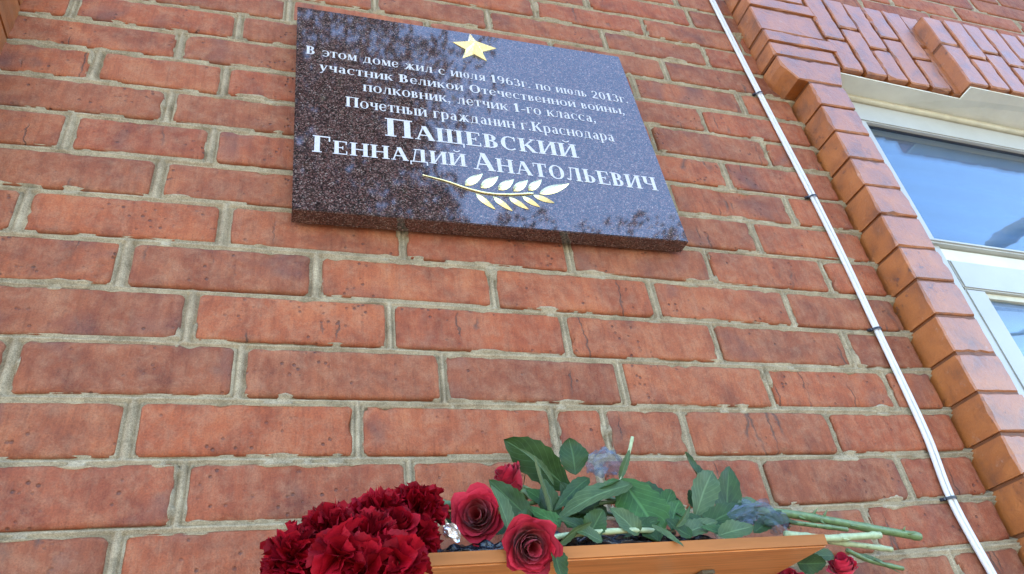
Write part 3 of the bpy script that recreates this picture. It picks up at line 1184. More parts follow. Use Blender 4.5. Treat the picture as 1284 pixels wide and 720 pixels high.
    if ch == '9':
        return g.arc(.34, .68, .30, .31, 0, 360, .16, .06, 18).arc(.20, .50, .45, .50, -80, 10, .17, .06, 8), .72
    if ch == '-':
        return g.rect(.05, .38, .30, .38), .45
    if ch == '.':
        return g.arc(.13, .08, .09, .09, 0, 360, .09, .09, 8), .28
    if ch == ',':
        return g.arc(.13, .08, .09, .09, 0, 360, .09, .09, 8).line((.06, -.2), (.18, .06), .06), .30
    # true lower-case forms, drawn on x-height 1
    if ch == 'а':
        g.rect(.52, .52 + T, .05, .72).rect(.52, .82, 0, .08).arc(.42, .70, .30, .30, 0, 150, T, .08, 10)
        return g.arc(.40, .29, .30, .29, 60, 330, T, .07, 16), .90
    if ch == 'е':
        return g.arc(.44, .5, .40, .52, 20, 325, T, .08, 20).rect(.14, .82, .5 - .04, .54), .88
    if ch == 'р':
        g.rect(.2 - T / 2, .2 + T / 2, -.42, .98).rect(.02, .40, -.44, -.38).rect(.02, .2, .91, .98)
        return g.arc(.48, .5, .40, .52, -150, 150, T, .08, 18), .95
    if ch == 'у':
        g.line((.44, .06), (.20, 1), T).line((.30, -.38), (.78, 1), TT * 1.2).arc(.20, -.32, .13, .11, -180, 60, .1, .08, 8)
        return g.rect(.02, .40, 1 - SH, 1).rect(.62, .92, 1 - SH, 1), .92
    return g, .4


LOWER = {'о': 'О', 'с': 'С', 'э': 'Э', 'т': 'Т', 'м': 'М', 'д': 'Д', 'ж': 'Ж', 'и': 'И', 'л': 'Л', 'ю': 'Ю', 'я': 'Я', 'г': 'Г', 'п': 'П', 'ь': 'Ь',
         'ч': 'Ч', 'н': 'Н', 'к': 'К', 'й': 'Й', 'в': 'В', 'ы': 'Ы', 'щ': 'Щ'}
XH = 0.72
LY = PY - 0.0004


def inscription(text, pl, pr, pt, smallcaps=0.0, bold=0.0):
    A, B, Cc = at(*pl, LY), at(*pr, LY), at(*pt, LY)
    H = Cc.z - A.z
    items, x = [], 0.0
    for ch in text:
        if ch == ' ':
            x += 0.42
            continue
        sc, src = 1.0, ch
        if smallcaps and ch == ch.upper() and ch.isalpha():
            pass
        if ch in LOWER:
            sc, src = (smallcaps or XH), LOWER[ch]
        elif ch in 'аеру':
            if smallcaps:
                sc, src = smallcaps, ch.upper()
            else:
                sc = XH
        g_, adv = glyph(src)
        items.append((g_, x, sc))
        x += (adv + 0.03) * sc
    L = (B - A).length
    ux = (B - A).normalized()
    k = L / (x * H)
    V, F = [], []
    for g_, x0, sc in items:
        for q in g_.q:
            b = len(V)
            ar = sum(q[i][0] * q[(i + 1) % 4][1] - q[(i + 1) % 4][0] * q[i][1] for i in range(4))
            if ar < 0:
                q = q[::-1]
            for (gx, gz) in q:
                p = A + ux * ((x0 + gx * sc) * H * k) + Vector((0, 0, gz * sc * H))
                V.append((p.x, LY, p.z))
            F.append((b, b + 1, b + 2, b + 3))
    # stack overlapping strokes a hair apart so no two faces share a plane
    V2 = []
    for i, v in enumerate(V):
        V2.append((v[0], v[1] - 0.000012 * ((i // 4) % 17), v[2]))
    return mesh('inscription', V2, F, M_LETTER, plaque)


inscription('В этом доме жил с июля 1963г. по июль 2013г.', (383, 67), (789, 130), (383.5, 57))
inscription('участник Великой Отечественной войны,', (400, 88), (785, 144), (400, 78))
inscription('полковник, летчик 1-го класса,', (455, 114), (749, 154), (455.5, 103))
inscription('Почетный гражданин г.Краснодара', (433, 133), (772, 178), (434, 121))
inscription('Пащевский', (483, 170), (727, 198.5), (485, 148), smallcaps=0.78)
inscription('Геннадий', (391, 190), (587, 209.5), (392.5, 169.5), smallcaps=0.80)
inscription('Анатольевич', (594, 212), (827, 239.5), (596, 191), smallcaps=0.80)


# --- gold star with raised ridges
def plq(px, py, dy=0.0):
    p = at(px, py, PY)
    return Vector((p.x, PY - dy, p.z))


tips = [plq(588.5, 40), plq(626, 61), plq(612.5, 79), plq(578, 75), plq(564, 52)]
cs = sum(tips, Vector()) / 5
tips = [cs + (t_ - cs) * 0.88 for t_ in tips]
inn = []
for i in range(5):
    m_ = (tips[i] + tips[(i + 1) % 5]) / 2
    inn.append(cs + (m_ - cs) * 0.50)
V = []
for i in range(5):
    V += [tips[i], inn[i]]
V.append(cs + Vector((0, -0.017, 0)))
V = [v - Vector((0, 0.0006, 0)) for v in V]
F = [(i, 10, (i + 1) % 10) for i in range(10)]
# skirt down to the stone
b = len(V)
V += [Vector((v.x, PY, v.z)) for v in V[:10]]
F += [(i, (i + 1) % 10, b + (i + 1) % 10, b + i) for i in range(10)]
mesh('star', V, F, M_GOLD, plaque)

# --- gold branch
stem_px = [(530, 220), (560, 228), (586, 237), (612, 243), (640, 244.5), (668, 243)]
mb = MB()
mb.tube(spline([plq(x, y, 0.0012) for x, y in stem_px], 5), [0.0010 + 0.0010 * min(1, i / 8) for i in range(26)], 6)
branch = mb.build('branch', M_GOLD, plaque, True)


def gleaf(bx, by, tx, ty, w):
    a, b_ = plq(bx, by), plq(tx, ty)
    d = b_ - a
    nrm = Vector((-d.z, 0, d.x)).normalized()
    n = 8
    V, F = [], []
    for i in range(n + 1):
        t = i / n
        ww = w * math.sin(math.pi * min(1, t ** 0.8)) ** 0.8 if 0 < t < 1 else 0.0002
        p = a + d * t
        h = 0.0012 + 0.004 * math.sin(math.pi * t)
        V += [p + nrm * ww + Vector((0, -0.0006, 0)), p + Vector((0, -h, 0)), p - nrm * ww + Vector((0, -0.0006, 0))]
        if i:
            k = 3 * i
            F += [(k - 3, k, k + 1, k - 2), (k - 2, k + 1, k + 2, k - 1)]
    F = [f[::-1] for f in F]
    mesh('leaf', V, F, M_GOLD, branch)


def zp(x, y):
    return 520 + x / 6.114, 200 + y / 6.114


for (b0_, t0_, w) in [((385, 200), (520, 112), .0075), ((505, 220), (640, 132), .008), ((640, 235), (758, 155), .0078), ((755, 245), (866, 160), .0076),
                      ((870, 240), (972, 155), .0070), ((955, 265), (1182, 190), .0085),
                      ((468, 262), (618, 386), .0062), ((600, 285), (750, 398), .0062), ((722, 292), (874, 386), .0062), ((825, 285), (960, 368), .0058), ((910, 275), (1070, 336), .0062)]:
    gleaf(*zp(*b0_), *zp(*t0_), w)

# ------------------------------------------------------------------ white cables with clips
cpx = [(884, -20), (893, 0), (953, 118), (1020, 247), (1060, 328), (1100, 413), (1160, 540), (1193, 625), (1246, 722), (1290, 800)]
cab = thing('cable', 'pair of thin white cables clipped vertically to the brick wall left of the window surround', 'cable')
for dx, dy, dp in ((-0.0036, -0.0050, 0.0), (0.0036, -0.0056, 2.0)):
    pts = [at(x, y, -0.006) + Vector((dx + 0.0006 * math.sin(y * 0.02 + dp), dy + 0.006, 0)) for x, y in cpx]
    mb = MB()
    mb.tube(spline(pts, 10), 0.0036, 10)
    mb.build('wire', M_CABLE, cab, True)
for (x, y) in ((953, 118), (1020, 247), (1100, 413), (1193, 625)):
    p = at(x, y, -0.006)
    mb = MB()
    n = 10
    for z_ in (0,):
        V, F = [], []
        for i in range(n + 1):
            a = math.pi * i / n
            for zz in (-0.0022, 0.0022):
                V.append((p.x + 0.0095 * math.cos(a), 0.001 - 0.0135 * math.sin(a) ** 0.6, p.z + zz))
            if i:
                F.append((2 * i - 2, 2 * i - 1, 2 * i + 1, 2 * i))
        mb.add(V, F)
    mb.box((p.x - 0.017, -0.0035, p.z - 0.002), (p.x - 0.0095, 0.001, p.z + 0.002))
    mb.tube([(p.x - 0.013, -0.006, p.z), (p.x - 0.013, 0.01, p.z)], 0.0022, 8)
    mb.build('clip', M_CLIP, cab)

# ------------------------------------------------------------------ shelf
shelf = thing('wooden_shelf', 'narrow varnished pine shelf fixed to the wall under the plaque, flowers lying on it', 'shelf', (0.7, 0, -0.955))
ZT, ZB, SYF = -0.943, -0.955, -0.170
me = bpy.data.meshes.new('board')
bm = bmesh.new()
outline = [(0.545, 0.0), (0.545, SYF), (1.037, SYF), (1.046, -0.055), (1.050, 0.0)]
vb = [bm.verts.new((x - 0.7, y, ZB + 0.955)) for x, y in outline]
vt = [bm.verts.new((x - 0.7, y, ZT + 0.955)) for x, y in outline]
bm.faces.new(vb[::-1])
bm.faces.new(vt)
for i in range(5):
    k = (i + 1) % 5
    bm.faces.new((vb[i], vb[k], vt[k], vt[i]))
bmesh.ops.recalc_face_normals(bm, faces=bm.faces)
bmesh.ops.bevel(bm, geom=list(bm.edges), offset=0.0012, segments=2, affect='EDGES')
bm.to_mesh(me)
bm.free()
link('board', me, M_WOOD, shelf)
for bx in (0.62, 0.925):
    mb = MB()
    mb.box((bx - 0.008 - 0.7, -0.10, -0.004), (bx + 0.008 - 0.7, -0.002, -0.0005))
    mb.box((bx - 0.008 - 0.7, -0.0045, -0.075), (bx + 0.008 - 0.7, -0.002, -0.004))
    mb.build('bracket', M_METAL, shelf)
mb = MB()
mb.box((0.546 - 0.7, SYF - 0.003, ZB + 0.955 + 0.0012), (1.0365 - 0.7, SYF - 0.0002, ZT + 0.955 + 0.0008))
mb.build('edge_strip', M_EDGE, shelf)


# ------------------------------------------------------------------ flowers
def leaf_mesh(name, base, tip, width, up, curl=0.0, fold=0.25, mat=M_LEAF, parent=None, serr=0.06, seed=0, shape=0.75):
    base, tip = Vector(base), Vector(tip)
    d = tip - base
    L = d.length
    d.normalize()
    up = Vector(up)
    s_ = d.cross(up).normalized()
    n_ = s_.cross(d).normalized()
    N_ = 14
    prof = [-1, -0.82, -0.45, 0, 0.45, 0.82, 1]
    V, F, UV = [], [], []
    for i in range(N_ + 1):
        t = i / N_
        w = width * (math.sin(math.pi * t ** shape) ** 0.72 if 0 < t < 1 else 0.02)
        for q in prof:
            ww = w * q
            if abs(q) == 1:
                ww *= 1 + serr * (1 if i % 2 else -1)
            h = fold * abs(ww) - curl * L * (t * t) - 0.10 * width * math.sin(t * 11 + seed) * abs(q) + 0.05 * width * nz(t * 5, q * 2, seed)
            h += 0.10 * L * math.sin(t * 3.3 + seed * 1.7) * 0.6
            V.append(base + d * (L * t) + s_ * (ww + 0.06 * L * math.sin(t * 2.6 + seed)) + n_ * h)
            UV.append((q, t))
    m_ = len(prof)
    for i in range(N_):
        for k in range(m_ - 1):
            a = i * m_ + k
            F.append((a, a + 1, a + m_ + 1, a + m_))
    if parent is not None:
        V = [v - parent.location for v in V]
    o = mesh(name, V, F, mat, parent, True)
    uvl = o.data.uv_layers.new(name='UVMap')
    for lp in o.data.loops:
        uvl.data[lp.index].uv = UV[lp.vertex_index]
    return o


def petal_mesh(R, H, span, flare, seed, ruffle=0.03, a0=0.0, base_r=0.16, M=8, K=9, tipw=1.0, pointed=0.0):
    V, F = [], []
    for j in range(K + 1):
        v = j / K
        for i in range(M + 1):
            u = -1 + 2 * i / M
            # rounded outline: shorten at the flanks
            vv = v * (1 - 0.22 * abs(u) ** 2.6 - pointed * abs(u))
            sp = span * (0.35 + 0.65 * min(1, vv * 1.7) ** 0.8) * tipw
            a = a0 + u * sp / 2
            r = R * (base_r + (1 - base_r) * math.sin(min(1.0, vv * 1.05) * math.pi / 2) ** 0.8)
            z = H * vv
            if vv > 0.62:
                q = (vv - 0.62) / 0.38
                r += flare * R * q * q
                z -= flare * H * 0.55 * q * q
            rf = ruffle * R * (math.sin(u * 5.1 + seed * 1.3 + v * 2) * v * v + 1.2 * nz(u * 1.7, v * 2.2, seed * 3.7) * v)
            r += rf
            z += rf * 0.6
            V.append((r * math.cos(a), r * math.sin(a), z))
    for j in range(K):
        for i in range(M):
            a = j * (M + 1) + i
            F.append((a, a + 1, a + M + 2, a + M + 1))
    return V, F


def frame_to(axis, spin=0.0):
    q = Vector(axis).normalized().to_track_quat('Z', 'Y').to_matrix().to_4x4()
    return q @ Matrix.Rotation(spin, 4, 'Z')


GROUP_R = 'roses laid on the shelf'
GROUP_C = 'dark red flowers bunched at the left end of the shelf'


def rose(label, center, axis, R, mat, seed, layers=22, open_=1.0, group=GROUP_R, name='rose', cat='rose'):
    c = Vector(center)
    t = thing(name, label, cat, c, group)
    Mx = frame_to(axis, seed * 1.1)
    r_ = random.Random(seed)
    for i in range(layers):
        f = i / (layers - 1)
        a = i * 2.399963 + r_.uniform(-.2, .2)
        rr = R * (0.20 + 0.74 * f ** 0.75 * open_)
        hh = R * (1.25 - 0.42 * f) * r_.uniform(0.93, 1.05)
        span = math.radians(215 - 105 * f)
        fl = 0.02 + 0.50 * f ** 1.6 * open_ * r_.uniform(0.6, 1.2)
        V, F = petal_mesh(rr, hh, span, fl, seed + i * 1.37, 0.07 + 0.07 * f, a)
        V = [Mx @ Vector((x, y, z - R * 0.75)) for x, y, z in V]
        mesh('petal', V, F, mat, t, True)
    # green cup and sepals
    mb = MB()
    z0 = -R * 0.75
    pr = [Mx @ Vector((0, 0, z0 + k)) for k in (-R * 0.45, -R * 0.3, -R * 0.12, 0.02 * R)]
    mb.tube(pr, [R * 0.09, R * 0.17, R * 0.20, R * 0.16], 10)
    mb.build('calyx', M_STEM, t, True)
    for k in range(5):
        a = k * 2 * math.pi / 5 + 0.3
        V, F = petal_mesh(R * 0.5, R * 0.75 * (-1 if k % 2 else 0.5), 0.5, 0.2, k, 0.05, a, M=4, K=5, pointed=0.3)
        V = [Mx @ Vector((x, y, z + z0)) for x, y, z in V]
        mesh('sepal', V, F, M_STEM, t, True)
    return t, Mx


def carnation(label, center, axis, R, mat, seed, n=34, spread=100, group=GROUP_C, wide=1.0, teeth=1.0):
    c = Vector(center)
    t = thing('carnation', label, 'carnation', c, group)
    Mx = frame_to(axis, seed)
    r_ = random.Random(seed)
    for i in range(n):
        f = (i + 0.5) / n
        inc = math.radians(spread) * f ** 0.62
        a = i * 2.399963
        L = R * r_.uniform(0.86, 1.10)
        W_ = R * r_.uniform(0.42, 0.62) * wide
        d = Vector((math.sin(inc) * math.cos(a), math.sin(inc) * math.sin(a), math.cos(inc)))
        s_ = Vector((-math.sin(a + r_.uniform(-.9, .9)), math.cos(a), r_.uniform(-.3, .3))).normalized()
        nn = d.cross(s_).normalized()
        ph = r_.uniform(0, 6)
        V, F = [], []
        K, M_ = 8, 16
        for j in range(K + 1):
            v = j / K
            for k in range(M_ + 1):
                u = -1 + 2 * k / M_
                fan = 0.12 + 0.88 * v ** 1.1
                tooth = teeth * (0.05 * (1 if k % 2 else -1) + 0.10 * nz(k * 0.7, i)) * (v ** 3)
                rr = L * (v * (1 - 0.16 * u * u) + tooth)
                if wide > 1:
                    wv = R * v * (0.16 * math.sin(u * 3.2 + ph) + 0.05 * math.sin(u * 9 + ph) * v) - 0.42 * R * (u * u) * v + 0.30 * R * (v * v) * math.cos(ph)
                    rr *= 1 - 0.16 * u * u * v
                else:
                    wv = 0.20 * R * v ** 1.5 * math.sin(u * 7.5 + ph) + 0.08 * R * v * v * math.sin(u * 15 + ph * 2) + 0.16 * R * nz(u * 1.4, v * 1.4, i + seed)
                p = d * rr + s_ * (u * W_ * fan) + nn * (wv - 0.12 * R * v * v)
                V.append(Mx @ (p - Vector((0, 0, R * 0.35))))
        for j in range(K):
            for k in range(M_):
                q = j * (M_ + 1) + k
                F.append((q, q + 1, q + M_ + 2, q + M_ + 1))
        mesh('petal', V, F, mat, t, True)
    mb = MB()
    pr = [Mx @ Vector((0, 0, k * R)) for k in (-1.05, -0.8, -0.45, -0.3)]
    mb.tube(pr, [R * 0.10, R * 0.20, R * 0.24, R * 0.3], 10)
    mb.build('calyx', M_STEM, t, True)
    return t


def stem_part(t, pts, r, mat=M_STEM, name='stem', thorns=0, seed=0):
    pts = [Vector(p) - t.location for p in pts]
    sp = spline(pts, 8)
    n = len(sp)
    r_ = random.Random(seed)
    mb = MB()
    mb.tube(sp, [r * (1 + 0.10 * nz(i * 0.6, seed) + (0.22 if i % 9 == 4 else 0)) for i in range(n)], 9)
    for k in range(thorns):
        i = r_.randrange(2, n - 2)
        d = Vector((r_.uniform(-.4, .4), -0.7, r_.uniform(0.1, 1) * r_.choice((-1, 1)))).normalized()
        mb.tube([sp[i], sp[i] + d * r * 1.5, sp[i] + d * r * 2.6 + Vector((r * .6, 0, 0))], [r * 0.55, r * 0.3, r * 0.03], 5)
    return mb.build(name, mat, t, True)


def px_leaf(t, b, tp, w_mm, up, **kw):
    """leaf whose foot and tip are seen at two pixels, each at its own distance from the wall"""
    return leaf_mesh('leaf', at(*b), at(*tp), w_mm / 1000, up, parent=t, **kw)


UPF = (0.1, -0.8, -0.5)   # towards the viewer

# roses facing the viewer, left to right
ra, _ = rose('open crimson rose lying on the middle of the shelf edge, in front of the board', at(666, 686, -0.185), (-0.10, -0.75, -0.40), 0.0285, M_ROSE, 3, 24, 0.85)
stem_part(ra, [at(680, 680, -0.165), at(712, 671, -0.155), at(795, 665, -0.150), at(845, 668, -0.12)], 0.0030, M_STEMP)
px_leaf(ra, (694, 690, -0.180), (712, 730, -0.186), 9.5, (0.3, -0.8, -0.2), mat=M_LEAF, fold=0.5, seed=1, curl=0.15)
px_leaf(ra, (700, 682, -0.165), (742, 657, -0.160), 5.5, (0, -0.6, -0.7), mat=M_LEAFG, fold=0.3, seed=2)

rb, _ = rose('crimson rose with loosely furled petals between the dark bunch and the open rose', at(598, 646, -0.135), (-0.30, -0.75, -0.10), 0.0290, M_ROSE, 11, 20, 0.85)
stem_part(rb, [at(606, 640, -0.12), at(660, 632, -0.10), at(740, 622, -0.09), at(830, 640, -0.08)], 0.0025)
px_leaf(rb, (640, 672, -0.160), (622, 606, -0.172), 10.0, (0.5, -0.8, -0.1), mat=M_LEAFG, fold=0.45, seed=4, curl=0.1)
px_leaf(rb, (668, 648, -0.125), (612, 604, -0.13), 13, (0.1, -0.8, -0.4), mat=M_LEAF, fold=0.25, seed=5, curl=0.12)
px_leaf(rb, (640, 672, -0.13), (690, 640, -0.12), 11, (0.0, -0.9, 0.1), mat=M_LEAF, fold=0.3, seed=41)

rc, _ = rose('half-open crimson rose seen from its side, highest of the roses under the large dark leaf', at(636, 597, -0.095), (-0.62, -0.30, 0.55), 0.0300, M_ROSE, 21, 17, 0.55)
stem_part(rc, [at(650, 608, -0.09), at(700, 628, -0.08), at(790, 650, -0.07), at(850, 655, -0.06)], 0.0024)
px_leaf(rc, (722, 618, -0.085), (630, 556, -0.110), 21, (0.15, -0.75, -0.55), mat=M_LEAF, seed=6, curl=0.10, shape=1.15, fold=0.15)
px_leaf(rc, (696, 610, -0.095), (648, 562, -0.115), 4.5, (0.5, -0.8, -0.1), mat=M_LEAFG, fold=0.6, seed=7)
px_leaf(rc, (684, 658, -0.12), (668, 572, -0.135), 8.5, (0.9, -0.45, -0.05), mat=M_LEAFG, fold=0.6, seed=8, curl=-0.08)
px_leaf(rc, (700, 660, -0.11), (682, 600, -0.12), 14, (0.1, -0.9, -0.05), mat=M_LEAF, fold=0.2, seed=42)
px_leaf(rc, (740, 662, -0.10), (700, 606, -0.10), 15, (-0.2, -0.9, 0.05), mat=M_LEAF, fold=0.2, seed=43, curl=0.1)

rd, _ = rose('pinkish red rose hanging behind the right end of the shelf', at(1056, 708, -0.055), (-0.25, -0.55, 0.62), 0.0275, M_PINK, 31, 17, 0.55)
stem_part(rd, [at(1060, 722, -0.05), at(1072, 745, -0.045), at(1085, 775, -0.04)], 0.0022)
px_leaf(rd, (1000, 704, -0.05), (1036, 708, -0.06), 13, (0, -0.9, -0.3), mat=M_LEAF, seed=33)
px_leaf(rd, (1045, 700, -0.05), (1010, 690, -0.06), 9, (0, -0.9, 0.3), mat=M_LEAFG, seed=34)

re_, _ = rose('small deep crimson rose hanging under the right end of the shelf board', at(990, 726, -0.05), (-0.3, -0.5, 0.5), 0.024, M_ROSE, 37, 14, 0.6)
rf_, _ = rose('small crimson rosebud wedged among the stems on the right end of the shelf', at(985, 656, -0.12), (-0.6, -0.5, 0.3), 0.0095, M_ROSE, 39, 9, 0.5)

# bunch of dark red flowers at the left end
carnation('small dark red ruffled carnation, leftmost and lowest of the bunch', at(360, 696, -0.200), (-0.55, -0.55, 0.25), 0.0270, M_DARK, 1, 34)
carnation('very dark red ruffled carnation on the upper left edge of the bunch', at(410, 660, -0.190), (-0.35, -0.40, 0.7), 0.0270, M_DARK, 2, 34, 95)
carnation('dark red ruffled carnation standing up in the top middle of the bunch', at(472, 640, -0.150), (-0.15, -0.40, 0.8), 0.0290, M_DARK, 3, 38, 95)
carnation('dark red ruffled carnation standing highest at the right of the bunch', at(525, 630, -0.135), (0.20, -0.35, 0.85), 0.0300, M_DARK, 4, 38, 85)
carnation('dark carnation tucked between the leftmost flower and the large front rose', at(398, 712, -0.200), (-0.2, -0.7, 0.2), 0.0250, M_DARK, 5, 30)
carnation('shaded dark red carnation at the back of the bunch, left of the silver foil', at(527, 672, -0.150), (0.3, -0.6, 0.0), 0.0240, M_DARK, 6, 30)
carnation('dark red carnation in the very middle of the bunch, above the two large front roses', at(464, 668, -0.200), (0.0, -0.7, 0.35), 0.0250, M_DARK, 8, 36)
carnation('blood-red bloom with broad folded petals at the front left of the bunch', at(418, 690, -0.222), (-0.50, -0.60, 0.25), 0.0240, M_BLOOD, 51, 34, 108, wide=1.25, teeth=0.5)
carnation('blood-red bloom at the very front of the bunch, cut by the lower picture edge', at(460, 708, -0.228), (-0.05, -0.75, 0.05), 0.0250, M_BLOOD, 53, 34, 108, wide=1.2, teeth=0.5)
carnation('blood-red bloom at the front right of the bunch, against the shelf end', at(508, 700, -0.222), (0.35, -0.70, 0.10), 0.0255, M_BLOOD, 57, 34, 108, wide=1.25, teeth=0.5)
rose('small red rose half hidden between the two tallest carnations', at(499, 652, -0.180), (0.0, -0.7, 0.4), 0.0210, M_BLOOD, 63, 16, 0.8, GROUP_C)

# leafy cut stems lying along the shelf
s1 = thing('leafy_stem', 'broad-leaved sprig in the middle of the shelf with a large mid-green drooping leaf', 'stem', at(790, 640, -0.12), 'cut stems on the shelf')
stem_part(s1, [at(690, 655, -0.11), at(760, 630, -0.11), at(830, 640, -0.10), at(900, 655, -0.09)], 0.0023)
px_leaf(s1, (778, 598, -0.115), (826, 680, -0.140), 29, (0.0, -0.75, -0.30), mat=M_LEAFL, seed=10, curl=0.03, fold=0.15, shape=0.95)
px_leaf(s1, (786, 603, -0.112), (702, 650, -0.130), 15, (0.1, -0.6, 0.55), mat=M_LEAFG, seed=11, curl=0.06)
px_leaf(s1, (722, 596, -0.085), (712, 549, -0.095), 19, (0.0, -0.95, -0.2), mat=M_LEAF, seed=12, fold=0.08, shape=1.0, serr=0.03)
px_leaf(s1, (792, 606, -0.085), (853, 634, -0.080), 21, (0.0, -0.9, 0.3), mat=M_LEAF, seed=13, shape=1.0, fold=0.1)
px_leaf(s1, (745, 600, -0.10), (690, 640, -0.115), 9, (0.3, -0.7, 0.3), mat=M_LEAF, seed=14)
px_leaf(s1, (780, 604, -0.11), (742, 614, -0.12), 6, (0, -0.5, 0.7), mat=M_LEAFL, seed=15)
px_leaf(s1, (758, 652, -0.10), (730, 612, -0.11), 12, (0.2, -0.85, -0.1), mat=M_LEAF, seed=16)
px_leaf(s1, (800, 655, -0.09), (775, 620, -0.10), 10, (0.2, -0.85, -0.1), mat=M_LEAF, seed=17)

s2 = thing('leafy_stem', 'stem with a pale upright bud tip standing above the middle of the shelf', 'stem', at(785, 600, -0.1), 'cut stems on the shelf')
stem_part(s2, [at(778, 604, -0.105), at(782, 585, -0.108), at(789, 566, -0.11), at(793, 548, -0.112)], 0.0021, M_STEMP)
px_leaf(s2, (779, 602, -0.108), (787, 564, -0.115), 4.5, (-0.4, -0.8, 0), mat=M_LEAFG, seed=18, fold=0.6)

s3 = thing('leafy_stem', 'leafy sprig right of the middle, a narrow glossy leaf pointing up beside a wide one', 'stem', at(880, 640, -0.1), 'cut stems on the shelf')
stem_part(s3, [at(860, 655, -0.10), at(900, 640, -0.10), at(960, 645, -0.09)], 0.0022)
px_leaf(s3, (880, 608, -0.10), (860, 566, -0.105), 11, (0.55, -0.8, -0.1), mat=M_LEAF, seed=20, fold=0.5, shape=0.85)
px_leaf(s3, (912, 668, -0.12), (917, 590, -0.10), 20, (-0.1, -0.8, -0.25), mat=M_LEAF, seed=21, fold=0.2, shape=0.8)
px_leaf(s3, (872, 650, -0.115), (896, 592, -0.105), 17, (0.1, -0.8, 0.1), mat=M_LEAFG, seed=22, fold=0.25, shape=1.0)
px_leaf(s3, (905, 668, -0.12), (850, 640, -0.13), 12, (0, -0.6, 0.6), mat=M_LEAF, seed=23)
px_leaf(s3, (950, 655, -0.11), (890, 640, -0.12), 8, (0, -0.6, 0.6), mat=M_LEAFG, seed=24)
px_leaf(s3, (818, 655, -0.15), (858, 688, -0.178), 5.5, (0.1, -0.8, 0.2), mat=M_LEAFG, seed=25, fold=0.4)
px_leaf(s3, (846, 660, -0.15), (866, 634, -0.15), 3.5, (0.4, -0.8, 0.1), mat=M_LEAFG, seed=26, fold=0.7)
px_leaf(s3, (940, 668, -0.13), (985, 640, -0.12), 9, (0, -0.8, 0.4), mat=M_LEAF, seed=27)

for k_, (b_, t_, w_) in enumerate([((712, 662, -0.115), (736, 628, -0.11), 12), ((778, 660, -0.12), (806, 626, -0.11), 12), ((822, 650, -0.10), (848, 612, -0.09), 12), ((884, 650, -0.11), (868, 610, -0.10), 11), ((930, 664, -0.12), (950, 634, -0.11), 10), ((756, 676, -0.16), (718, 664, -0.16), 9), ((690, 640, -0.10), (660, 612, -0.10), 11), ((652, 664, -0.11), (626, 644, -0.11), 9), ((736, 668, -0.150), (758, 640, -0.155), 13), ((800, 672, -0.150), (768, 634, -0.150), 13), ((842, 668, -0.13), (856, 622, -0.12), 13), ((868, 672, -0.15), (836, 650, -0.15), 11), ((884, 660, -0.13), (932, 628, -0.12), 14), ((900, 672, -0.15), (945, 655, -0.15), 12), ((700, 664, -0.14), (664, 630, -0.13), 10), ((722, 640, -0.12), (760, 612, -0.11), 12), ((612, 668, -0.12), (650, 660, -0.12), 9), ((926, 640, -0.11), (958, 626, -0.10), 8), ((586, 668, -0.11), (556, 640, -0.11), 9), ((760, 672, -0.14), (700, 652, -0.15), 9), ((770, 668, -0.13), (830, 650, -0.14), 10), ((850, 672, -0.14), (905, 650, -0.14), 11), ((930, 668, -0.14), (880, 655, -0.15), 9), ((830, 676, -0.15), (790, 650, -0.13), 12), ((960, 662, -0.13), (1000, 648, -0.12), 7)]):
    px_leaf(s3, b_, t_, w_, (0.1 * (k_ % 3 - 1), -0.8, 0.35), mat=(M_LEAF, M_LEAFG, M_LEAFL, M_LEAF)[k_ % 4], seed=50 + k_, fold=0.3, curl=0.08)

s4 = thing('bare_stem', 'long thick green rose stem with thorns reaching furthest right past the shelf end', 'stem', at(1050, 650, -0.09), 'cut stems on the shelf')
stem_part(s4, [at(930, 640, -0.10), at(985, 644, -0.095), at(1040, 653, -0.09), at(1100, 664, -0.08), at(1153, 673, -0.075)], 0.0052, M_STEM, thorns=7, seed=2)
s5 = thing('bare_stem', 'thin green stem lying just below the long thorny one', 'stem', at(1000, 660, -0.11), 'cut stems on the shelf')
stem_part(s5, [at(945, 648, -0.11), at(1000, 656, -0.11), at(1062, 664, -0.10)], 0.0028, M_STEM, thorns=2, seed=5)
s6 = thing('bare_stem', 'pale peeled stem end sticking out over the corner of the shelf', 'stem', at(1060, 672, -0.12), 'cut stems on the shelf')
stem_part(s6, [at(985, 670, -0.14), at(1034, 675, -0.13), at(1070, 673, -0.12), at(1103, 671, -0.115)], 0.0043, M_STEMP, thorns=1, seed=7)
s7 = thing('bare_stem', 'pale cut stem under the peeled one, its whitish end pointing right', 'stem', at(1080, 684, -0.10), 'cut stems on the shelf')
stem_part(s7, [at(1040, 679, -0.12), at(1080, 684, -0.105), at(1118, 689, -0.10)], 0.0034, M_STEMP, thorns=1, seed=9)
s8 = thing('bare_stem', 'grey-green stem hanging lowest at the right, below the shelf level', 'stem', at(1090, 705, -0.06), 'cut stems on the shelf')
stem_part(s8, [at(1062, 690, -0.06), at(1090, 703, -0.055), at(1132, 713, -0.05)], 0.0030, M_STEM, thorns=1, seed=11)
px_leaf(s8, (1075, 700, -0.055), (1130, 714, -0.05), 3.5, (0, -0.8, 0.4), mat=M_LEAFG, seed=30)
s9 = thing('bare_stem', 'short green stem lying in front of the silver foil left of the loose rose', 'stem', at(560, 625, -0.11), 'cut stems on the shelf')
stem_part(s9, [at(545, 632, -0.11), at(568, 634, -0.11), at(600, 640, -0.10)], 0.0048, M_STEM, seed=13)


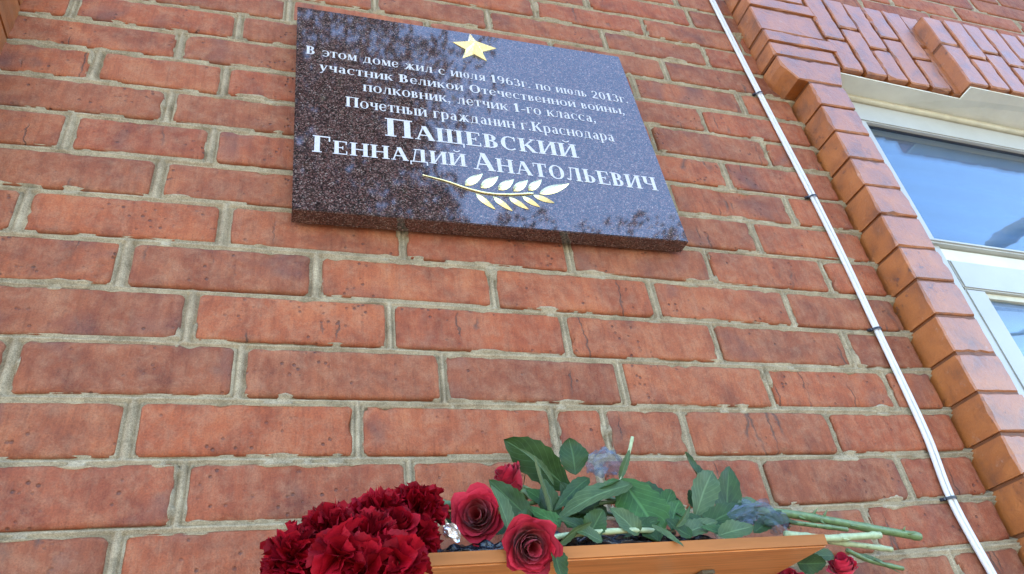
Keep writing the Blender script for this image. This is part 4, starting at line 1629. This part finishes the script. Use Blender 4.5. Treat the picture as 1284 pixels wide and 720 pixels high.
# crumpled wrappings
def crumple(name, pts, rad, mat, seed, amp=0.35, n=40, k=26, flat=0.6, sharp=3.2, smooth=False):
    sp = spline(pts, 24 if smooth else 10)
    V, F = [], []
    m_ = len(sp)
    for i, p in enumerate(sp):
        e = math.sin(math.pi * min(1, max(0.04, i / (m_ - 1)))) ** 0.35
        for j in range(k):
            a = 2 * math.pi * j / k
            q = Vector((p.x * 60, math.cos(a) * 1.6, math.sin(a) * 1.6 + seed))
            rr = rad * e * (1 + amp * (abs(noise.noise(q)) * 2.4 - 0.5) + 0.25 * amp * noise.noise(q * sharp))
            V.append(p + Vector((0, math.cos(a) * rr * 1.2, math.sin(a) * rr * flat)))
    for i in range(m_ - 1):
        for j in range(k):
            j2 = (j + 1) % k
            F.append((i * k + j, i * k + j2, (i + 1) * k + j2, (i + 1) * k + j))
    F.append(tuple(range(k)))
    F.append(tuple((m_ - 1) * k + j for j in range(k))[::-1])
    return mesh(name, V, F, mat, None, smooth)


def xs(x, y, dz=0.0):
    return (x, y, ZT + dz)


tag(crumple('plastic_wrap', [xs(0.56, -0.10, 0.011), xs(0.66, -0.115, 0.011), xs(0.76, -0.115, 0.012), xs(0.86, -0.11, 0.012), xs(0.97, -0.10, 0.010)], 0.021, M_BLACK, 3, 0.42, smooth=True, k=48), 'crumpled black plastic wrapping lying along the shelf under the flowers', 'wrapping')
tag(crumple('foil_scrap', [at(556, 664, -0.158), at(566, 668, -0.160), at(577, 676, -0.160)], 0.0060, M_FOIL, 9, 0.9, sharp=5, flat=1.1), 'small crumpled silver foil scrap on the shelf right of the dark bunch', 'foil')
tag(crumple('cellophane', [at(915, 650, -0.13), at(940, 643, -0.13), at(968, 652, -0.13), at(985, 664, -0.13)], 0.013, M_FILM, 5, 0.7, sharp=5, flat=0.9), 'clear bluish cellophane crumpled at the right end of the shelf', 'cellophane', 'cellophane pieces')
tag(crumple('cellophane', [at(738, 584, -0.09), at(760, 576, -0.09), at(778, 588, -0.09)], 0.015, M_FILM, 15, 0.7, sharp=5, flat=0.9), 'bluish cellophane point rising between the round leaf and the pale bud tip', 'cellophane', 'cellophane pieces')

# ------------------------------------------------------------------ ground
mesh('ground', [(-150, -150, -2.6), (150, -150, -2.6), (150, 150, -2.6), (-150, 150, -2.6)], [(0, 1, 2, 3)], M_GROUND)['kind'] = 'structure'

# ------------------------------------------------------------------ tree behind the viewer, mirrored in the plaque
tree = thing('tree', 'leafy tree standing behind the viewer, seen only as a dark reflection in the plaque', 'tree', (-0.9, -3.6, -2.6))
mb = MB()
mb.tube(spline([(0, 0, 0), (0.05, 0, 1.2), (0.1, 0.1, 2.4), (0.3, 0.2, 4.2), (0.4, 0.4, 6.4)], 5), [0.17 - 0.007 * i for i in range(21)], 10)
rt = random.Random(5)
for k in range(12):
    a = k * 2.4
    z = 3.2 + 0.3 * k
    p = Vector((0.2, 0.2, z))
    L_ = rt.uniform(0.9, 1.7)
    mb.tube(spline([p, p + Vector((math.cos(a) * 0.5 * L_, math.sin(a) * 0.5 * L_, 0.4)), p + Vector((math.cos(a) * L_, math.sin(a) * L_, 1.0))], 4), [0.05, 0.045, 0.04, 0.035, 0.03, 0.025, 0.018, 0.012, 0.006], 6)
mb.build('trunk', M_BARK, tree, True)
V, F = [], []


def clump(c, rad, n, ls):
    for _ in range(n):
        while True:
            p = Vector((rt.uniform(-1, 1), rt.uniform(-1, 1), rt.uniform(-1, 1)))
            if p.length < 1:
                break
        p = c + p * rad
        d = Vector((rt.gauss(0, 1), rt.gauss(0, 1), rt.gauss(0, 1))).normalized()
        s_ = d.cross(Vector((rt.gauss(0, 1), rt.gauss(0, 1), rt.gauss(0, 1)))).normalized()
        l, w = ls * rt.uniform(0.7, 1.3), ls * 0.42 * rt.uniform(0.8, 1.2)
        p = p - tree.location
        b = len(V)
        V.extend([p - d * l, p + s_ * w, p + d * l, p - s_ * w])
        F.append((b, b + 1, b + 2, b + 3))


for _ in range(480):
    y = rt.uniform(-4.4, -1.9)
    xe = 0.92 + 0.20 * -y + rt.uniform(-0.30, 0.16)
    f = rt.random() ** 0.8
    x = -1.9 * f + xe * (1 - f)
    z = rt.uniform(1.2, 5.2)
    clump(Vector((x, y, z)), rt.uniform(0.2, 0.34), 120, 0.046)
for _ in range(34):   # a low spray reaching right
    f = rt.random()
    clump(Vector((1.45 + 1.55 * f, -2.75 + 0.3 * f, 1.98 - 0.30 * f + rt.uniform(-.25, .16))), 0.12, 14, 0.034)
for _ in range(16):
    clump(Vector((rt.uniform(1.2, 1.9), rt.uniform(-2.6, -2.0), rt.uniform(2.2, 3.4))), 0.13, 16, 0.034)
crown = mesh('crown', V, F, M_TREELEAF, tree)

# wires and a lamp arm, mirrored in the window
for i, (dz, dd, rr) in enumerate([(0, 0, .03), (.42, .4, .022), (.75, .2, .045), (1.15, .6, .025), (1.55, .2, .035), (-.3, .1, .03)]):
    mb = MB()
    A = Vector((2.0, -7.5 - dd, 1.6 + dz))
    B = Vector((16.0, 1.5 - dd, 2.1 + dz + 0.12 * i))
    pts = [A.lerp(B, t / 12) - Vector((0, 0, 0.8 * math.sin(math.pi * t / 12))) for t in range(13)]
    mb.tube(pts, rr, 6)
    o = mb.build('overhead_wire', M_WIRE, None, True)
    tag(o, 'overhead wire strung over the street behind the viewer, number %s from the bottom' % i, 'wire', 'overhead wires')
    o['label'] = ['low overhead wire strung over the street behind the viewer', 'second lowest overhead wire over the street behind the viewer', 'thick middle overhead wire over the street behind the viewer', 'thin upper overhead wire over the street behind the viewer', 'highest overhead wire over the street behind the viewer', 'lowest overhead wire over the street behind the viewer'][i]
lamp = thing('street_lamp', 'grey street lamp post with slanting arm across the street, mirrored in the window glass', 'street lamp', (10.2, -4.6, -2.6))


def mir(px, py, dist):
    c2 = Vector((CAMLOC.x, 2 * GY - CAMLOC.y, CAMLOC.z))
    p = at(px, py, GY)
    return c2 + (p - c2).normalized() * dist


e0, e1 = mir(1243, 309, 6.5), mir(1290, 280, 6.3)
top = e1 + (e1 - e0).normalized() * 0.9
lamp.location = (top.x, top.y, -2.6)
mb = MB()
mb.tube([e0 - lamp.location, top - lamp.location], 0.062, 12)
mb.build('arm', M_METAL, lamp, True)
mb = MB()
mb.tube([Vector((0, 0, 0)), top - lamp.location + Vector((0, 0, 0.1))], [0.10, 0.06], 12)
mb.build('post', M_METAL, lamp, True)
